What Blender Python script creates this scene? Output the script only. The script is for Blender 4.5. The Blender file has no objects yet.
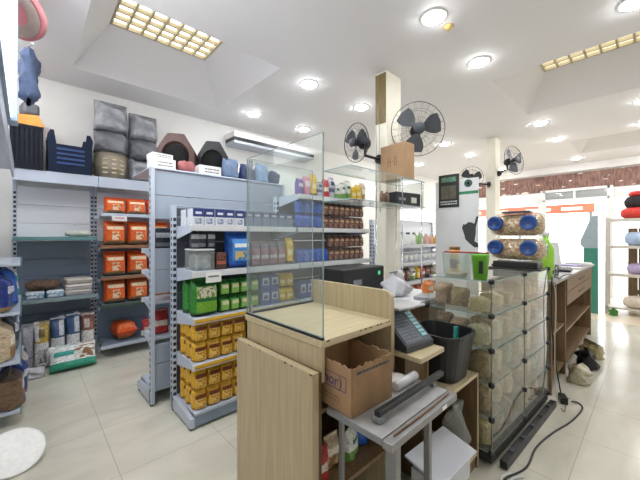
import bpy, bmesh, math, random
from mathutils import Vector, Matrix
R = random.Random(7)
PI = math.pi
sc = bpy.context.scene
col = sc.collection

# ------------------------------------------------------------------ camera frame (level camera, 1.4 m above the floor)
HC, F, HV = 1.4, 314.0, 236.0
CA, SA = 0.684, 0.7296
def ray(u): q = (u - 320) / F; return CA + SA * q, SA - CA * q
def at_y(u, v, Y):
    a, b = ray(u); d = Y / b
    return Vector((a * d, Y, HC + (HV - v) / F * d))
def at_x(u, v, X):
    a, b = ray(u); d = X / a
    return Vector((X, b * d, HC + (HV - v) / F * d))
def at_z(u, v, z):
    d = F * (HC - z) / (v - HV); a, b = ray(u)
    return Vector((a * d, b * d, z))

# ------------------------------------------------------------------ materials
MATS = {}
def principled(name):
    m = bpy.data.materials.new(name); m.use_nodes = True
    return m, m.node_tree, m.node_tree.nodes['Principled BSDF']
def mat(name, c, rough=.5, metal=0., noise=.06, scale=12., trans=0., alpha=1., emit=None, es=0., bump=0., spec=None):
    if name in MATS: return MATS[name]
    m, nt, b = principled(name)
    b.inputs['Roughness'].default_value = rough; b.inputs['Metallic'].default_value = metal
    if spec is not None: b.inputs['Specular IOR Level'].default_value = spec
    if trans: b.inputs['Transmission Weight'].default_value = trans
    if alpha < 1: b.inputs['Alpha'].default_value = alpha
    if emit: b.inputs['Emission Color'].default_value = (*emit, 1); b.inputs['Emission Strength'].default_value = es
    if noise:
        tc = nt.nodes.new('ShaderNodeTexCoord'); n = nt.nodes.new('ShaderNodeTexNoise'); n.inputs['Scale'].default_value = scale
        n.inputs['Detail'].default_value = 4
        nt.links.new(tc.outputs['Object'], n.inputs['Vector'])
        r = nt.nodes.new('ShaderNodeValToRGB')
        r.color_ramp.elements[0].position = .3; r.color_ramp.elements[1].position = .7
        r.color_ramp.elements[0].color = (*[x * (1 - noise) for x in c], 1)
        r.color_ramp.elements[1].color = (*[min(1, x * (1 + noise)) for x in c], 1)
        nt.links.new(n.outputs['Fac'], r.inputs['Fac']); nt.links.new(r.outputs['Color'], b.inputs['Base Color'])
        if bump:
            bp = nt.nodes.new('ShaderNodeBump'); bp.inputs['Strength'].default_value = bump; bp.inputs['Distance'].default_value = .02
            nt.links.new(n.outputs['Fac'], bp.inputs['Height']); nt.links.new(bp.outputs['Normal'], b.inputs['Normal'])
    else: b.inputs['Base Color'].default_value = (*c, 1)
    MATS[name] = m; return m

def s2l(r, g, b):
    f = lambda x: (x / 255 / 12.92) if x / 255 < .04045 else ((x / 255 + .055) / 1.055) ** 2.4
    return f(r), f(g), f(b)

def math_node(nt, op, a, b=None):
    n = nt.nodes.new('ShaderNodeMath'); n.operation = op
    for i, x in enumerate((a, b)):
        if x is None: continue
        if isinstance(x, (int, float)): n.inputs[i].default_value = x
        else: nt.links.new(x, n.inputs[i])
    return n.outputs[0]

def pack(name, base, blocks=(), rough=.35, blot=None):
    """printed pack: colour blocks over the pack's own height and width; blot = (x0,x1,z0,z1,colour a,colour b) a mottled picture"""
    if name in MATS: return MATS[name]
    m, nt, b = principled(name); b.inputs['Roughness'].default_value = rough
    tc = nt.nodes.new('ShaderNodeTexCoord'); sp = nt.nodes.new('ShaderNodeSeparateXYZ'); nt.links.new(tc.outputs['Generated'], sp.inputs[0])
    X, Z = sp.outputs[0], sp.outputs[2]
    rgb = nt.nodes.new('ShaderNodeRGB'); rgb.outputs[0].default_value = (*s2l(*base), 1); cur = rgb.outputs[0]
    def mask(x0, x1, z0, z1):
        a = math_node(nt, 'MULTIPLY', math_node(nt, 'GREATER_THAN', X, x0), math_node(nt, 'LESS_THAN', X, x1))
        c = math_node(nt, 'MULTIPLY', math_node(nt, 'GREATER_THAN', Z, z0), math_node(nt, 'LESS_THAN', Z, z1))
        return math_node(nt, 'MULTIPLY', a, c)
    def mix(f, c):
        nonlocal cur
        n = nt.nodes.new('ShaderNodeMix'); n.data_type = 'RGBA'
        nt.links.new(f, n.inputs[0]); nt.links.new(cur, n.inputs[6])
        if isinstance(c, tuple): n.inputs[7].default_value = (*s2l(*c), 1)
        else: nt.links.new(c, n.inputs[7])
        cur = n.outputs[2]
    for (x0, x1, z0, z1, c) in blocks: mix(mask(x0, x1, z0, z1), c)
    if blot:
        x0, x1, z0, z1, ca, cb = blot
        n = nt.nodes.new('ShaderNodeTexNoise'); n.inputs['Scale'].default_value = 5; nt.links.new(tc.outputs['Generated'], n.inputs['Vector'])
        r = nt.nodes.new('ShaderNodeValToRGB'); r.color_ramp.interpolation = 'CONSTANT'
        r.color_ramp.elements[0].color = (*s2l(*ca), 1); r.color_ramp.elements[1].position = .52; r.color_ramp.elements[1].color = (*s2l(*cb), 1)
        nt.links.new(n.outputs['Fac'], r.inputs['Fac']); mix(mask(x0, x1, z0, z1), r.outputs['Color'])
    # fine print: small light and dark marks that belong to the pack's artwork
    mp = nt.nodes.new('ShaderNodeMapping'); mp.inputs['Scale'].default_value = (9, 3, 16); nt.links.new(tc.outputs['Generated'], mp.inputs[0])
    n = nt.nodes.new('ShaderNodeTexNoise'); n.inputs['Scale'].default_value = 1.6; n.inputs['Detail'].default_value = 3; nt.links.new(mp.outputs[0], n.inputs['Vector'])
    r = nt.nodes.new('ShaderNodeValToRGB'); e = r.color_ramp.elements; e[0].position = .34; e[0].color = (.42, .42, .42, 1); e[1].position = .46; e[1].color = (.92, .92, .92, 1)
    q = e.new(.62); q.color = (1, 1, 1, 1); q = e.new(.70); q.color = (1.6, 1.6, 1.6, 1)
    nt.links.new(n.outputs['Fac'], r.inputs[0])
    mu = nt.nodes.new('ShaderNodeMix'); mu.data_type = 'RGBA'; mu.blend_type = 'MULTIPLY'; mu.inputs[0].default_value = .8
    nt.links.new(cur, mu.inputs[6]); nt.links.new(r.outputs[0], mu.inputs[7])
    nt.links.new(mu.outputs[2], b.inputs['Base Color']); MATS[name] = m; return m

def wood_mat(name, c1, c2, vertical=True):
    if name in MATS: return MATS[name]
    m, nt, b = principled(name); b.inputs['Roughness'].default_value = .42
    tc = nt.nodes.new('ShaderNodeTexCoord'); mp = nt.nodes.new('ShaderNodeMapping')
    mp.inputs['Scale'].default_value = (28, 28, 1.6) if vertical else (2.2, 28, 28)
    nt.links.new(tc.outputs['Object'], mp.inputs['Vector'])
    n = nt.nodes.new('ShaderNodeTexNoise'); n.inputs['Scale'].default_value = 2.2; n.inputs['Detail'].default_value = 6; n.inputs['Distortion'].default_value = .5
    nt.links.new(mp.outputs[0], n.inputs['Vector'])
    r = nt.nodes.new('ShaderNodeValToRGB'); r.color_ramp.elements[0].position = .32; r.color_ramp.elements[1].position = .68
    r.color_ramp.elements[0].color = (*c1, 1); r.color_ramp.elements[1].color = (*c2, 1)
    nt.links.new(n.outputs['Fac'], r.inputs['Fac']); nt.links.new(r.outputs['Color'], b.inputs['Base Color'])
    MATS[name] = m; return m

def glass_mat(name, tint=(.93, .97, .96), haze=.03, refl=1.0):
    if name in MATS: return MATS[name]
    m = bpy.data.materials.new(name); m.use_nodes = True; nt = m.node_tree; nt.nodes.clear()
    out = nt.nodes.new('ShaderNodeOutputMaterial'); tr = nt.nodes.new('ShaderNodeBsdfTransparent'); tr.inputs[0].default_value = (*tint, 1)
    gl = nt.nodes.new('ShaderNodeBsdfGlossy'); gl.inputs['Roughness'].default_value = .02
    fr = nt.nodes.new('ShaderNodeFresnel'); fr.inputs[0].default_value = 1.45
    ge = nt.nodes.new('ShaderNodeNewGeometry')
    f = math_node(nt, 'MULTIPLY', math_node(nt, 'MULTIPLY', fr.outputs[0], refl), math_node(nt, 'SUBTRACT', 1.0, ge.outputs['Backfacing']))
    mx = nt.nodes.new('ShaderNodeMixShader'); nt.links.new(f, mx.inputs[0]); nt.links.new(tr.outputs[0], mx.inputs[1]); nt.links.new(gl.outputs[0], mx.inputs[2])
    df = nt.nodes.new('ShaderNodeBsdfDiffuse'); df.inputs[0].default_value = (.72, .74, .72, 1)
    m2 = nt.nodes.new('ShaderNodeMixShader'); m2.inputs[0].default_value = haze
    nt.links.new(mx.outputs[0], m2.inputs[1]); nt.links.new(df.outputs[0], m2.inputs[2]); nt.links.new(m2.outputs[0], out.inputs[0])
    MATS[name] = m; return m

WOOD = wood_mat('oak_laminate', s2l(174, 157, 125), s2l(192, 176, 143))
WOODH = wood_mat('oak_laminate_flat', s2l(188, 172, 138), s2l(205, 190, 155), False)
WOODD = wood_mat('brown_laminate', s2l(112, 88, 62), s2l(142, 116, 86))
WOOD_SHADE = wood_mat('shaded_laminate', s2l(84, 64, 38), s2l(108, 84, 54))  # laminate inside the open units, darkened: their shade is put into the colour
WHITE = mat('white_paint', s2l(232, 230, 228), .55, noise=.015, scale=2)
CEIL = mat('ceiling_paint', s2l(224, 222, 223), .7, noise=.012, scale=1.2)
STEELW = mat('white_enamel', s2l(192, 201, 217), .3, noise=.02, scale=3)
GONDP = mat('white_gloss_panel', s2l(244, 246, 252), .22, noise=.02, scale=2)
GREYP = mat('grey_shade_enamel', s2l(128, 144, 164), .35, noise=.03, scale=3)
GONDG = mat('blue_grey_panel', s2l(166, 178, 194), .25, noise=.02, scale=2)
SEAM = mat('seam_grey', s2l(120, 126, 140), .6, noise=0)
SLOT = mat('slot_dark', s2l(40, 44, 52), .7, noise=0)
BLACK = mat('black_plastic', s2l(26, 27, 30), .4, noise=.1)
DGREY = mat('dark_grey_plastic', s2l(62, 66, 72), .45, noise=.08)
MGREY = mat('mid_grey_plastic', s2l(128, 130, 134), .45, noise=.05)
STEEL = mat('brushed_steel', s2l(178, 178, 178), .38, .45, noise=.22, scale=9)
ALU = mat('painted_steel', s2l(138, 138, 138), .4, .2, noise=.06, scale=14)
CHROME = mat('chrome', s2l(190, 192, 196), .2, .9, noise=0)
CARD = mat('cardboard', s2l(166, 134, 100), .8, noise=.08, scale=9)
CARDD = mat('cardboard_worn', s2l(144, 114, 82), .85, noise=.16, scale=11)
TEAL = mat('teal_edge', s2l(96, 140, 142), .3, noise=.05)
GEDGE = mat('glass_edge', s2l(140, 165, 164), .15, noise=.03)
GLASS = glass_mat('clear_glass', (.93, .955, .95), .04, 1.2)
GLASSC = glass_mat('case_glass', (.95, .955, .915), .06, 1.5)
GLASSS = glass_mat('shelf_glass', (.95, .975, .97), .06)
FILM = glass_mat('clear_film', (.9, .92, .92), .28)
PLASTC = glass_mat('clear_plastic', (.9, .94, .92), .18)
LAMP = mat('lamp_lens', (1, 1, 1), .5, noise=0, emit=(.97, .985, 1), es=58)
GRIDL = mat('grid_lamp', (1, 1, 1), .5, noise=0, emit=(1, .95, .80), es=1.7)
BOXL = mat('lightbox_face', (1, 1, 1), .5, noise=0, emit=(.95, .98, 1), es=2.0)

# ------------------------------------------------------------------ mesh builder
class MB:
    def __init__(s): s.v = []; s.f = []; s.m = []; s.sm = []
    def add(s, vs, fs, mi=0, smooth=False, M=None):
        o = len(s.v)
        s.v += [tuple(M @ Vector(p)) if M else tuple(p) for p in vs]
        s.f += [tuple(i + o for i in f) for f in fs]; s.m += [mi] * len(fs); s.sm += [smooth] * len(fs); return s
    def box(s, x0, x1, y0, y1, z0, z1, bev=0., mi=0, M=None):
        b = min(bev, .45 * min(abs(x1 - x0), abs(y1 - y0), abs(z1 - z0)))
        if b <= 0:
            vs = [(x, y, z) for x in (x0, x1) for y in (y0, y1) for z in (z0, z1)]
            return s.add(vs, [(0, 1, 3, 2), (4, 6, 7, 5), (0, 4, 5, 1), (2, 3, 7, 6), (0, 2, 6, 4), (1, 5, 7, 3)], mi, False, M)
        bm = bmesh.new(); bmesh.ops.create_cube(bm, size=1)
        for v in bm.verts: v.co = Vector((x0 + (v.co.x + .5) * (x1 - x0), y0 + (v.co.y + .5) * (y1 - y0), z0 + (v.co.z + .5) * (z1 - z0)))
        bmesh.ops.bevel(bm, geom=bm.edges[:] + bm.verts[:], offset=b, segments=2, profile=.5, affect='EDGES')
        bm.verts.index_update()
        s.add([v.co.copy() for v in bm.verts], [[v.index for v in f.verts] for f in bm.faces], mi, False, M); bm.free(); return s
    def cyl(s, p0, p1, r0, r1=None, n=16, mi=0, caps=True, smooth=True):
        r1 = r0 if r1 is None else r1
        p0, p1 = Vector(p0), Vector(p1); q = (p1 - p0).to_track_quat('Z', 'Y'); L = (p1 - p0).length
        vs = []; 
        for k in range(n):
            a = 2 * PI * k / n
            vs.append(p0 + q @ Vector((r0 * math.cos(a), r0 * math.sin(a), 0))); vs.append(p0 + q @ Vector((r1 * math.cos(a), r1 * math.sin(a), L)))
        s.add(vs, [(2 * k, 2 * ((k + 1) % n), 2 * ((k + 1) % n) + 1, 2 * k + 1) for k in range(n)], mi, smooth)
        if caps: s.add(vs, [[2 * k for k in range(n)][::-1], [2 * k + 1 for k in range(n)]], mi)
        return s
    def tube(s, pts, r, n=8, mi=0, closed=False):
        pts = [Vector(p) for p in pts]; N = len(pts); vs = []; up = None
        for i, p in enumerate(pts):
            a = pts[(i - 1) % N] if (closed or i) else p; b = pts[(i + 1) % N] if (closed or i < N - 1) else p
            t = (b - a).normalized()
            if up is None: up = Vector((0, 0, 1)) if abs(t.z) < .9 else Vector((1, 0, 0))
            x = t.cross(up).normalized(); y = x.cross(t).normalized(); up = y
            for k in range(n):
                g = 2 * PI * k / n; vs.append(p + x * r * math.cos(g) + y * r * math.sin(g))
        fs = []
        for i in range(N if closed else N - 1):
            j = (i + 1) % N
            for k in range(n): fs.append((i * n + k, j * n + k, j * n + (k + 1) % n, i * n + (k + 1) % n))
        if not closed: fs += [tuple(range(n))[::-1], tuple((N - 1) * n + k for k in range(n))]
        return s.add(vs, fs, mi, True)
    def lathe(s, prof, n=24, c=(0, 0, 0), mi=0, M=None, sx=1., sy=1.):
        vs = []
        for r, z in prof:
            for k in range(n):
                a = 2 * PI * k / n; vs.append((c[0] + sx * r * math.cos(a), c[1] + sy * r * math.sin(a), c[2] + z))
        fs = [(i * n + k, i * n + (k + 1) % n, (i + 1) * n + (k + 1) % n, (i + 1) * n + k) for i in range(len(prof) - 1) for k in range(n)]
        if prof[0][0] > 1e-6: fs.append(tuple(range(n))[::-1])
        if prof[-1][0] > 1e-6: fs.append(tuple((len(prof) - 1) * n + k for k in range(n)))
        return s.add(vs, fs, mi, True, M)
    def prism(s, poly, y0, y1, mi=0, M=None):
        n = len(poly); vs = [(x, y0, z) for x, z in poly] + [(x, y1, z) for x, z in poly]
        return s.add(vs, [tuple(range(n)), tuple(range(n, 2 * n))[::-1]] + [(k, n + k, n + (k + 1) % n, (k + 1) % n) for k in range(n)], mi, False, M)
    def build(s, name, mats, parent=None, loc=(0, 0, 0), rz=0., fix=True):
        me = bpy.data.meshes.new(name); me.from_pydata(s.v, [], s.f)
        for m in (mats if isinstance(mats, (list, tuple)) else [mats]): me.materials.append(m)
        me.polygons.foreach_set('material_index', s.m); me.polygons.foreach_set('use_smooth', s.sm)
        if fix:
            bm = bmesh.new(); bm.from_mesh(me); bmesh.ops.remove_doubles(bm, verts=bm.verts[:], dist=1e-6); bmesh.ops.recalc_face_normals(bm, faces=bm.faces[:]); bm.to_mesh(me); bm.free()
        me.update()
        o = bpy.data.objects.new(name, me); col.objects.link(o); o.location = loc; o.rotation_euler = (0, 0, rz)
        if parent: o.parent = parent
        return o

def tag(o, label, cat, group=None, kind=None):
    if label: o['label'] = label
    if cat: o['category'] = cat
    if group: o['group'] = group
    if kind: o['kind'] = kind
    return o
def thing(name, label, cat, loc=(0, 0, 0), rz=0., group=None):
    o = bpy.data.objects.new(name, None); col.objects.link(o); o.empty_display_size = .05
    o.location = loc; o.rotation_euler = (0, 0, rz); return tag(o, label, cat, group)
def struct(name, mb, m, label=None):
    o = mb.build(name, m); o['kind'] = 'structure'
    if label: o['label'] = label; o['category'] = name.split('_')[0]
    return o
def dup(root, loc, rz=0., label=None, group=None, rot=None):
    r = root.copy(); col.objects.link(r); r.location = loc; r.rotation_euler = rot or (0, 0, rz)
    if label: r['label'] = label
    if group: r['group'] = group
    for ch in list(root.children):
        c = ch.copy(); col.objects.link(c); c.parent = r
        for g in list(ch.children):
            d = g.copy(); col.objects.link(d); d.parent = c
    return r
ORD = 'first second third fourth fifth sixth seventh eighth ninth tenth eleventh twelfth thirteenth fourteenth fifteenth sixteenth'.split()
def text(body, size, m, parent, loc, rot, name='printed_lettering', ext=.0006):
    cu = bpy.data.curves.new(name, 'FONT'); cu.body = body; cu.size = size; cu.extrude = ext; cu.align_x = 'CENTER'; cu.align_y = 'CENTER'
    cu.materials.append(m); f = bpy.data.objects.new(name, cu); col.objects.link(f); bpy.context.view_layer.update()
    me = bpy.data.meshes.new_from_object(f.evaluated_get(bpy.context.evaluated_depsgraph_get())); bpy.data.objects.remove(f)
    o = bpy.data.objects.new(name, me); col.objects.link(o); o.location = loc; o.rotation_euler = rot
    if parent: o.parent = parent
    return o

# ------------------------------------------------------------------ SETTING
X0, X1, Y0, Y1, CZ = -.5, 10.0, -2.5, 4.72, 3.18
def floor_mat():
    m, nt, b = principled('floor_tile'); b.inputs['Roughness'].default_value = .16
    b.inputs['Specular IOR Level'].default_value = .45
    tc = nt.nodes.new('ShaderNodeTexCoord'); sp = nt.nodes.new('ShaderNodeSeparateXYZ'); nt.links.new(tc.outputs['Object'], sp.inputs[0])
    def line(o, off):
        a = math_node(nt, 'MODULO', math_node(nt, 'ADD', o, 60 - off), .6)
        return math_node(nt, 'LESS_THAN', math_node(nt, 'ABSOLUTE', math_node(nt, 'SUBTRACT', a, .3)), .298)
    j = math_node(nt, 'MULTIPLY', line(sp.outputs[0], .405), line(sp.outputs[1], .34))
    n = nt.nodes.new('ShaderNodeTexNoise'); n.inputs['Scale'].default_value = 1.7; n.inputs['Detail'].default_value = 5; n.inputs['Distortion'].default_value = 1.2
    mp = nt.nodes.new('ShaderNodeMapping'); mp.inputs['Scale'].default_value = (1, 2.4, 1); nt.links.new(tc.outputs['Object'], mp.inputs[0]); nt.links.new(mp.outputs[0], n.inputs['Vector'])
    r = nt.nodes.new('ShaderNodeValToRGB'); r.color_ramp.elements[0].position = .3; r.color_ramp.elements[1].position = .7
    r.color_ramp.elements[0].color = (*s2l(204, 201, 186), 1); r.color_ramp.elements[1].color = (*s2l(220, 217, 203), 1)
    nt.links.new(n.outputs['Fac'], r.inputs['Fac'])
    mx = nt.nodes.new('ShaderNodeMix'); mx.data_type = 'RGBA'; nt.links.new(j, mx.inputs[0]); mx.inputs[6].default_value = (*s2l(172, 167, 154), 1); nt.links.new(r.outputs[0], mx.inputs[7])
    nt.links.new(mx.outputs[2], b.inputs['Base Color']); return m
struct('floor', MB().box(X0, 6.95, Y0, Y1, -.1, 0), floor_mat(), 'glossy greige tiled shop floor with thin joints')
struct('floor_entrance', MB().box(6.955, X1, Y0, Y1, -.1, 0), mat('entrance_tile', s2l(222, 208, 184), .35, noise=.04, scale=4), 'paler cream floor strip by the entrance')
struct('pavement', MB().box(X1 + .22, 24, -14, 18, -.15, -.02), mat('pavement_concrete', s2l(196, 192, 184), .8, noise=.06, scale=2))
struct('wall_back', MB().box(X0 - .15, X1, Y1, Y1 + .15, 0, CZ), mat('wall_cream', s2l(232, 231, 228), .6, noise=.02, scale=1.5), 'cream painted long wall behind the wall shelving')
struct('wall_left', MB().box(X0 - .15, X0, Y0, Y1, 0, CZ), WHITE)
struct('wall_right', MB().box(X0 - .15, X1, Y0 - .15, Y0, 0, CZ), WHITE)
# ceiling with three sloped light wells
TR = [(.36, 1.97, 2.71, 4.20), (3.90, 5.37, -.33, 1.28), (7.5, 8.76, -.45, 1.11)]
GR = [(.61, 1.58, 3.21, 3.73), (4.37, 4.89, 0.0, .98), (7.92, 8.36, 0.0, .82)]
CT = CZ + .34
c = MB()
xs = sorted({X0, X1, *[t[0] for t in TR], *[t[1] for t in TR]}); ys = sorted({Y0, Y1, *[t[2] for t in TR], *[t[3] for t in TR]})
for i in range(len(xs) - 1):
    for j in range(len(ys) - 1):
        mx, my = (xs[i] + xs[i + 1]) / 2, (ys[j] + ys[j + 1]) / 2
        if any(t[0] < mx < t[1] and t[2] < my < t[3] for t in TR): continue
        c.add([(xs[i], ys[j], CZ), (xs[i + 1], ys[j], CZ), (xs[i + 1], ys[j + 1], CZ), (xs[i], ys[j + 1], CZ)], [(0, 3, 2, 1)])
for t, g in zip(TR, GR):
    a = [(t[0], t[2], CZ), (t[1], t[2], CZ), (t[1], t[3], CZ), (t[0], t[3], CZ)]; b = [(g[0], g[2], CT), (g[1], g[2], CT), (g[1], g[3], CT), (g[0], g[3], CT)]
    c.add(a + b, [(k, (k + 1) % 4, 4 + (k + 1) % 4, 4 + k) for k in range(4)])
    d_ = [(x, y, CT + .12) for x, y, z in b]
    c.add(b + d_, [(k, (k + 1) % 4, 4 + (k + 1) % 4, 4 + k) for k in range(4)] + [(4, 5, 6, 7)])
c.add([(X0 - .2, Y0 - .2, CZ + .6), (X1 + .2, Y0 - .2, CZ + .6), (X1 + .2, Y1 + .2, CZ + .6), (X0 - .2, Y1 + .2, CZ + .6)], [(0, 1, 2, 3)])
o = c.build('ceiling', CEIL, fix=False); tag(o, 'white ceiling with sloped light wells', 'ceiling', None, 'structure')
GN = ['amber grid light recessed over the wall shelving with orange bags', 'amber grid light recessed over the glass display case', 'pale grid light recessed near the shop entrance']
for g, lb, (nx, ny) in zip(GR, GN, ((7, 4), (4, 7), (4, 6))):
    t = thing('grid_light', lb, 'ceiling light', ((g[0] + g[1]) / 2, (g[2] + g[3]) / 2, CT), 0, 'recessed grid lights')
    w, h = (g[1] - g[0]) / 2 - .004, (g[3] - g[2]) / 2 - .004
    MB().box(-w, w, -h, h, .05, .06).build('diffuser', GRIDL, t)
    lm = MB()
    for k in range(nx + 1): x = -w + .009 + (2 * w - .018) * k / nx; lm.box(x - .009, x + .009, -h, h, 0, .045)
    for k in range(ny + 1): y = -h + .009 + (2 * h - .018) * k / ny; lm.box(-w, w, y - .009, y + .009, .002, .043)
    lm.build('lattice', mat('lattice', s2l(176, 166, 140), .6, noise=0), t)

# columns
struct('column_1', MB().box(2.82, 3.10, 1.97, 2.11, 0, CZ - .002), mat('column_paint', s2l(238, 234, 218), .6, noise=.02), 'cream square pillar holding two fans')
o = MB().box(2.812, 2.8195, 1.972, 2.108, 2.62, 3.16, .002).build('trim_1', wood_mat('pillar_wood', s2l(92, 78, 44), s2l(136, 118, 74))); o['kind'] = 'structure'
struct('column_2', MB().box(6.16, 6.40, 1.96, 2.12, 0, CZ - .002), MATS['column_paint'], 'slim cream pillar nearer the entrance')

# shop front
fm = mat('mural_board', s2l(140, 96, 80), .7, noise=0)
def mural():
    m, nt, b = principled('stone_mural'); b.inputs['Roughness'].default_value = .6
    tc = nt.nodes.new('ShaderNodeTexCoord'); mp = nt.nodes.new('ShaderNodeMapping'); mp.inputs['Scale'].default_value = (1, 9, 2); nt.links.new(tc.outputs['Object'], mp.inputs[0])
    n = nt.nodes.new('ShaderNodeTexNoise'); n.inputs['Scale'].default_value = 3; n.inputs['Detail'].default_value = 3; nt.links.new(mp.outputs[0], n.inputs['Vector'])
    r = nt.nodes.new('ShaderNodeValToRGB'); r.color_ramp.elements[0].color = (*s2l(104, 76, 70), 1); r.color_ramp.elements[1].color = (*s2l(156, 118, 104), 1)
    r.color_ramp.elements[0].position = .35; r.color_ramp.elements[1].position = .65
    nt.links.new(n.outputs['Fac'], r.inputs[0])
    m2 = nt.nodes.new('ShaderNodeMapping'); m2.inputs['Scale'].default_value = (1, 3.2, 9); nt.links.new(tc.outputs['Object'], m2.inputs[0])
    n2 = nt.nodes.new('ShaderNodeTexNoise'); n2.inputs['Scale'].default_value = 1.1; n2.inputs['Detail'].default_value = 1; nt.links.new(m2.outputs[0], n2.inputs['Vector'])
    f = math_node(nt, 'GREATER_THAN', n2.outputs['Fac'], .68)
    mx = nt.nodes.new('ShaderNodeMix'); mx.data_type = 'RGBA'; nt.links.new(f, mx.inputs[0]); nt.links.new(r.outputs[0], mx.inputs[6]); mx.inputs[7].default_value = (*s2l(236, 226, 216), 1)
    nt.links.new(mx.outputs[2], b.inputs['Base Color']); return m
struct('wall_front', MB().box(X1, X1 + .2, Y0, Y1, 2.53, CZ + .2).box(X1, X1 + .2, Y0, -1.6, 0, 2.53), WHITE)
tag(MB().box(X1 - .02, X1 - .002, Y0 + .01, Y1 - .01, 2.55, 2.97, .003).build('mural_band', mural()), 'reddish brown mural band with white flecks above the shop entrance', 'mural')
struct('trim_2', MB().box(X1 - .12, X1, Y0, Y1, 3.0, CZ - .002), WHITE)
struct('trim_3', MB().box(X1 - .06, X1 + .2, -1.6, Y1, 2.28, 2.53), mat('white_trim', s2l(240, 240, 240), .5, noise=.01))
dm = MATS['white_trim']
d = MB()
for y in (.70, 1.98): d.box(9.72, 9.80, y - .05, y + .05, 0, 2.56, .004)
d.box(9.72, 9.80, .70, 1.98, 2.50, 2.56, .004).box(9.72, 9.80, .70, 1.98, 2.27, 2.32, .004).box(9.73, 9.79, 1.32, 1.36, 2.32, 2.50)
do = struct('door_1', d, dm, 'white frame of the open shop entrance'); TRG = glass_mat('transom_glass', (.62, .64, .66), .3)
for ya, yb in ((.752, 1.318), (1.362, 1.928)): MB().box(9.755, 9.765, ya, yb, 2.322, 2.498).build('transom_pane', TRG, do)
w = MB()
for y in (2.1, 3.4, 4.66): w.box(X1 + .05, X1 + .12, y - .04, y + .04, 0, 2.28, .004)
w.box(X1 + .05, X1 + .12, 2.1, 4.7, 0, .25).box(X1 + .05, X1 + .12, 2.1, 4.7, 1.95, 2.0)
wo = struct('window_1', w, dm, 'white framed shopfront glazing beside the entrance')
MB().box(X1 + .08, X1 + .09, 2.14, 3.36, .25, 2.28).build('glass_pane', GLASS, wo); MB().box(X1 + .08, X1 + .09, 3.44, 4.62, .25, 2.28).build('glass_pane', GLASS, wo)
t = thing('shop_sign', 'long red and orange sign outside across the street', 'sign', (14, 0, 0))
MB().box(0, .15, 1.4, 6.0, 2.22, 2.52, .01).build('sign_board', mat('sign_red', s2l(214, 98, 70), .5, noise=.3, scale=2.4), t)
for y in (1.5, 3.6, 5.8): MB().box(.04, .1, y - .04, y + .04, -.02, 2.22).build('post', MGREY, t)
for k, (y0, y1) in enumerate(((1.7, 2.3), (2.6, 3.4), (4.0, 4.7), (5.0, 5.7))): MB().box(-.012, -.001, y0, y1, 2.30, 2.42, .004).build('lettering_band', mat('sign_pale', s2l(250, 214, 190), .5, noise=.2, scale=9), t)

# downlights
DL = [(x, y) for x in (2.42, 3.38, 5.91, 7.12, 9.2) for y in (.1, 1.23, 2.77, 4.0)] + [(1.2, 1.23), (2.42, -1.2), (5.91, -1.2), (.1, 1.9), (7.12, -1.2), (.25, 2.7), (.8, 1.95), (-.25, 3.2), (-.25, 3.95), (9.2, -1.2), (4.6, -2.1)]  # the closing entries are unseen lamps, added to brighten the left aisle and ceiling
proto = None
XN = {2.42: 'the front pillar side', 3.38: 'just past the front pillar', 5.91: 'just before the slim pillar', 7.12: 'just past the slim pillar', 9.2: 'the entrance', 1.2: 'the counter', .3: 'the camera spot', .1: 'the side shelving', .25: 'the long wall corner', 4.6: 'the middle of the aisle', -.25: 'the side wall', .8: 'the tall white gondola'}
YN = {.1: 'first row from aisle', 1.23: 'row over display case', 2.77: 'row over back gondolas', 4.0: 'row along long wall', -1.2: 'row by side wall', 1.9: 'short row', 2.7: 'added fill', -2.1: 'added fill against side wall', 3.2: 'added fill, inner', 3.95: 'added fill, corner', 1.95: 'lone one'}
for i, (x, y) in enumerate(DL):
    lb = 'round recessed white downlight, ' + YN[y] + ', by ' + XN[x]
    if proto is None:
        proto = thing('downlight', lb, 'ceiling light', (x, y, CZ), 0, 'recessed downlights')
        MB().lathe([(.085, -.001), (.085, -.004), (.088, -.009), (.105, -.006), (.108, -.001)], 28).build('trim_ring', WHITE, proto)
        MB().lathe([(0, -.030), (.04, -.028), (.07, -.021), (.084, -.010), (.0845, -.0015)], 28).build('lens', LAMP, proto)
    else: dup(proto, (x, y, CZ), 0, lb)
tag(MB().lathe([(0, -.03), (.02, -.028), (.03, -.012), (.045, -.001)], 16).build('ceiling_sensor', mat('brass_cap', s2l(206, 176, 110), .4, .3, noise=0), None, (2.62, 1.20, CZ)), 'small yellowish ceiling rose beside the large bright downlight', 'sensor')

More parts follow.
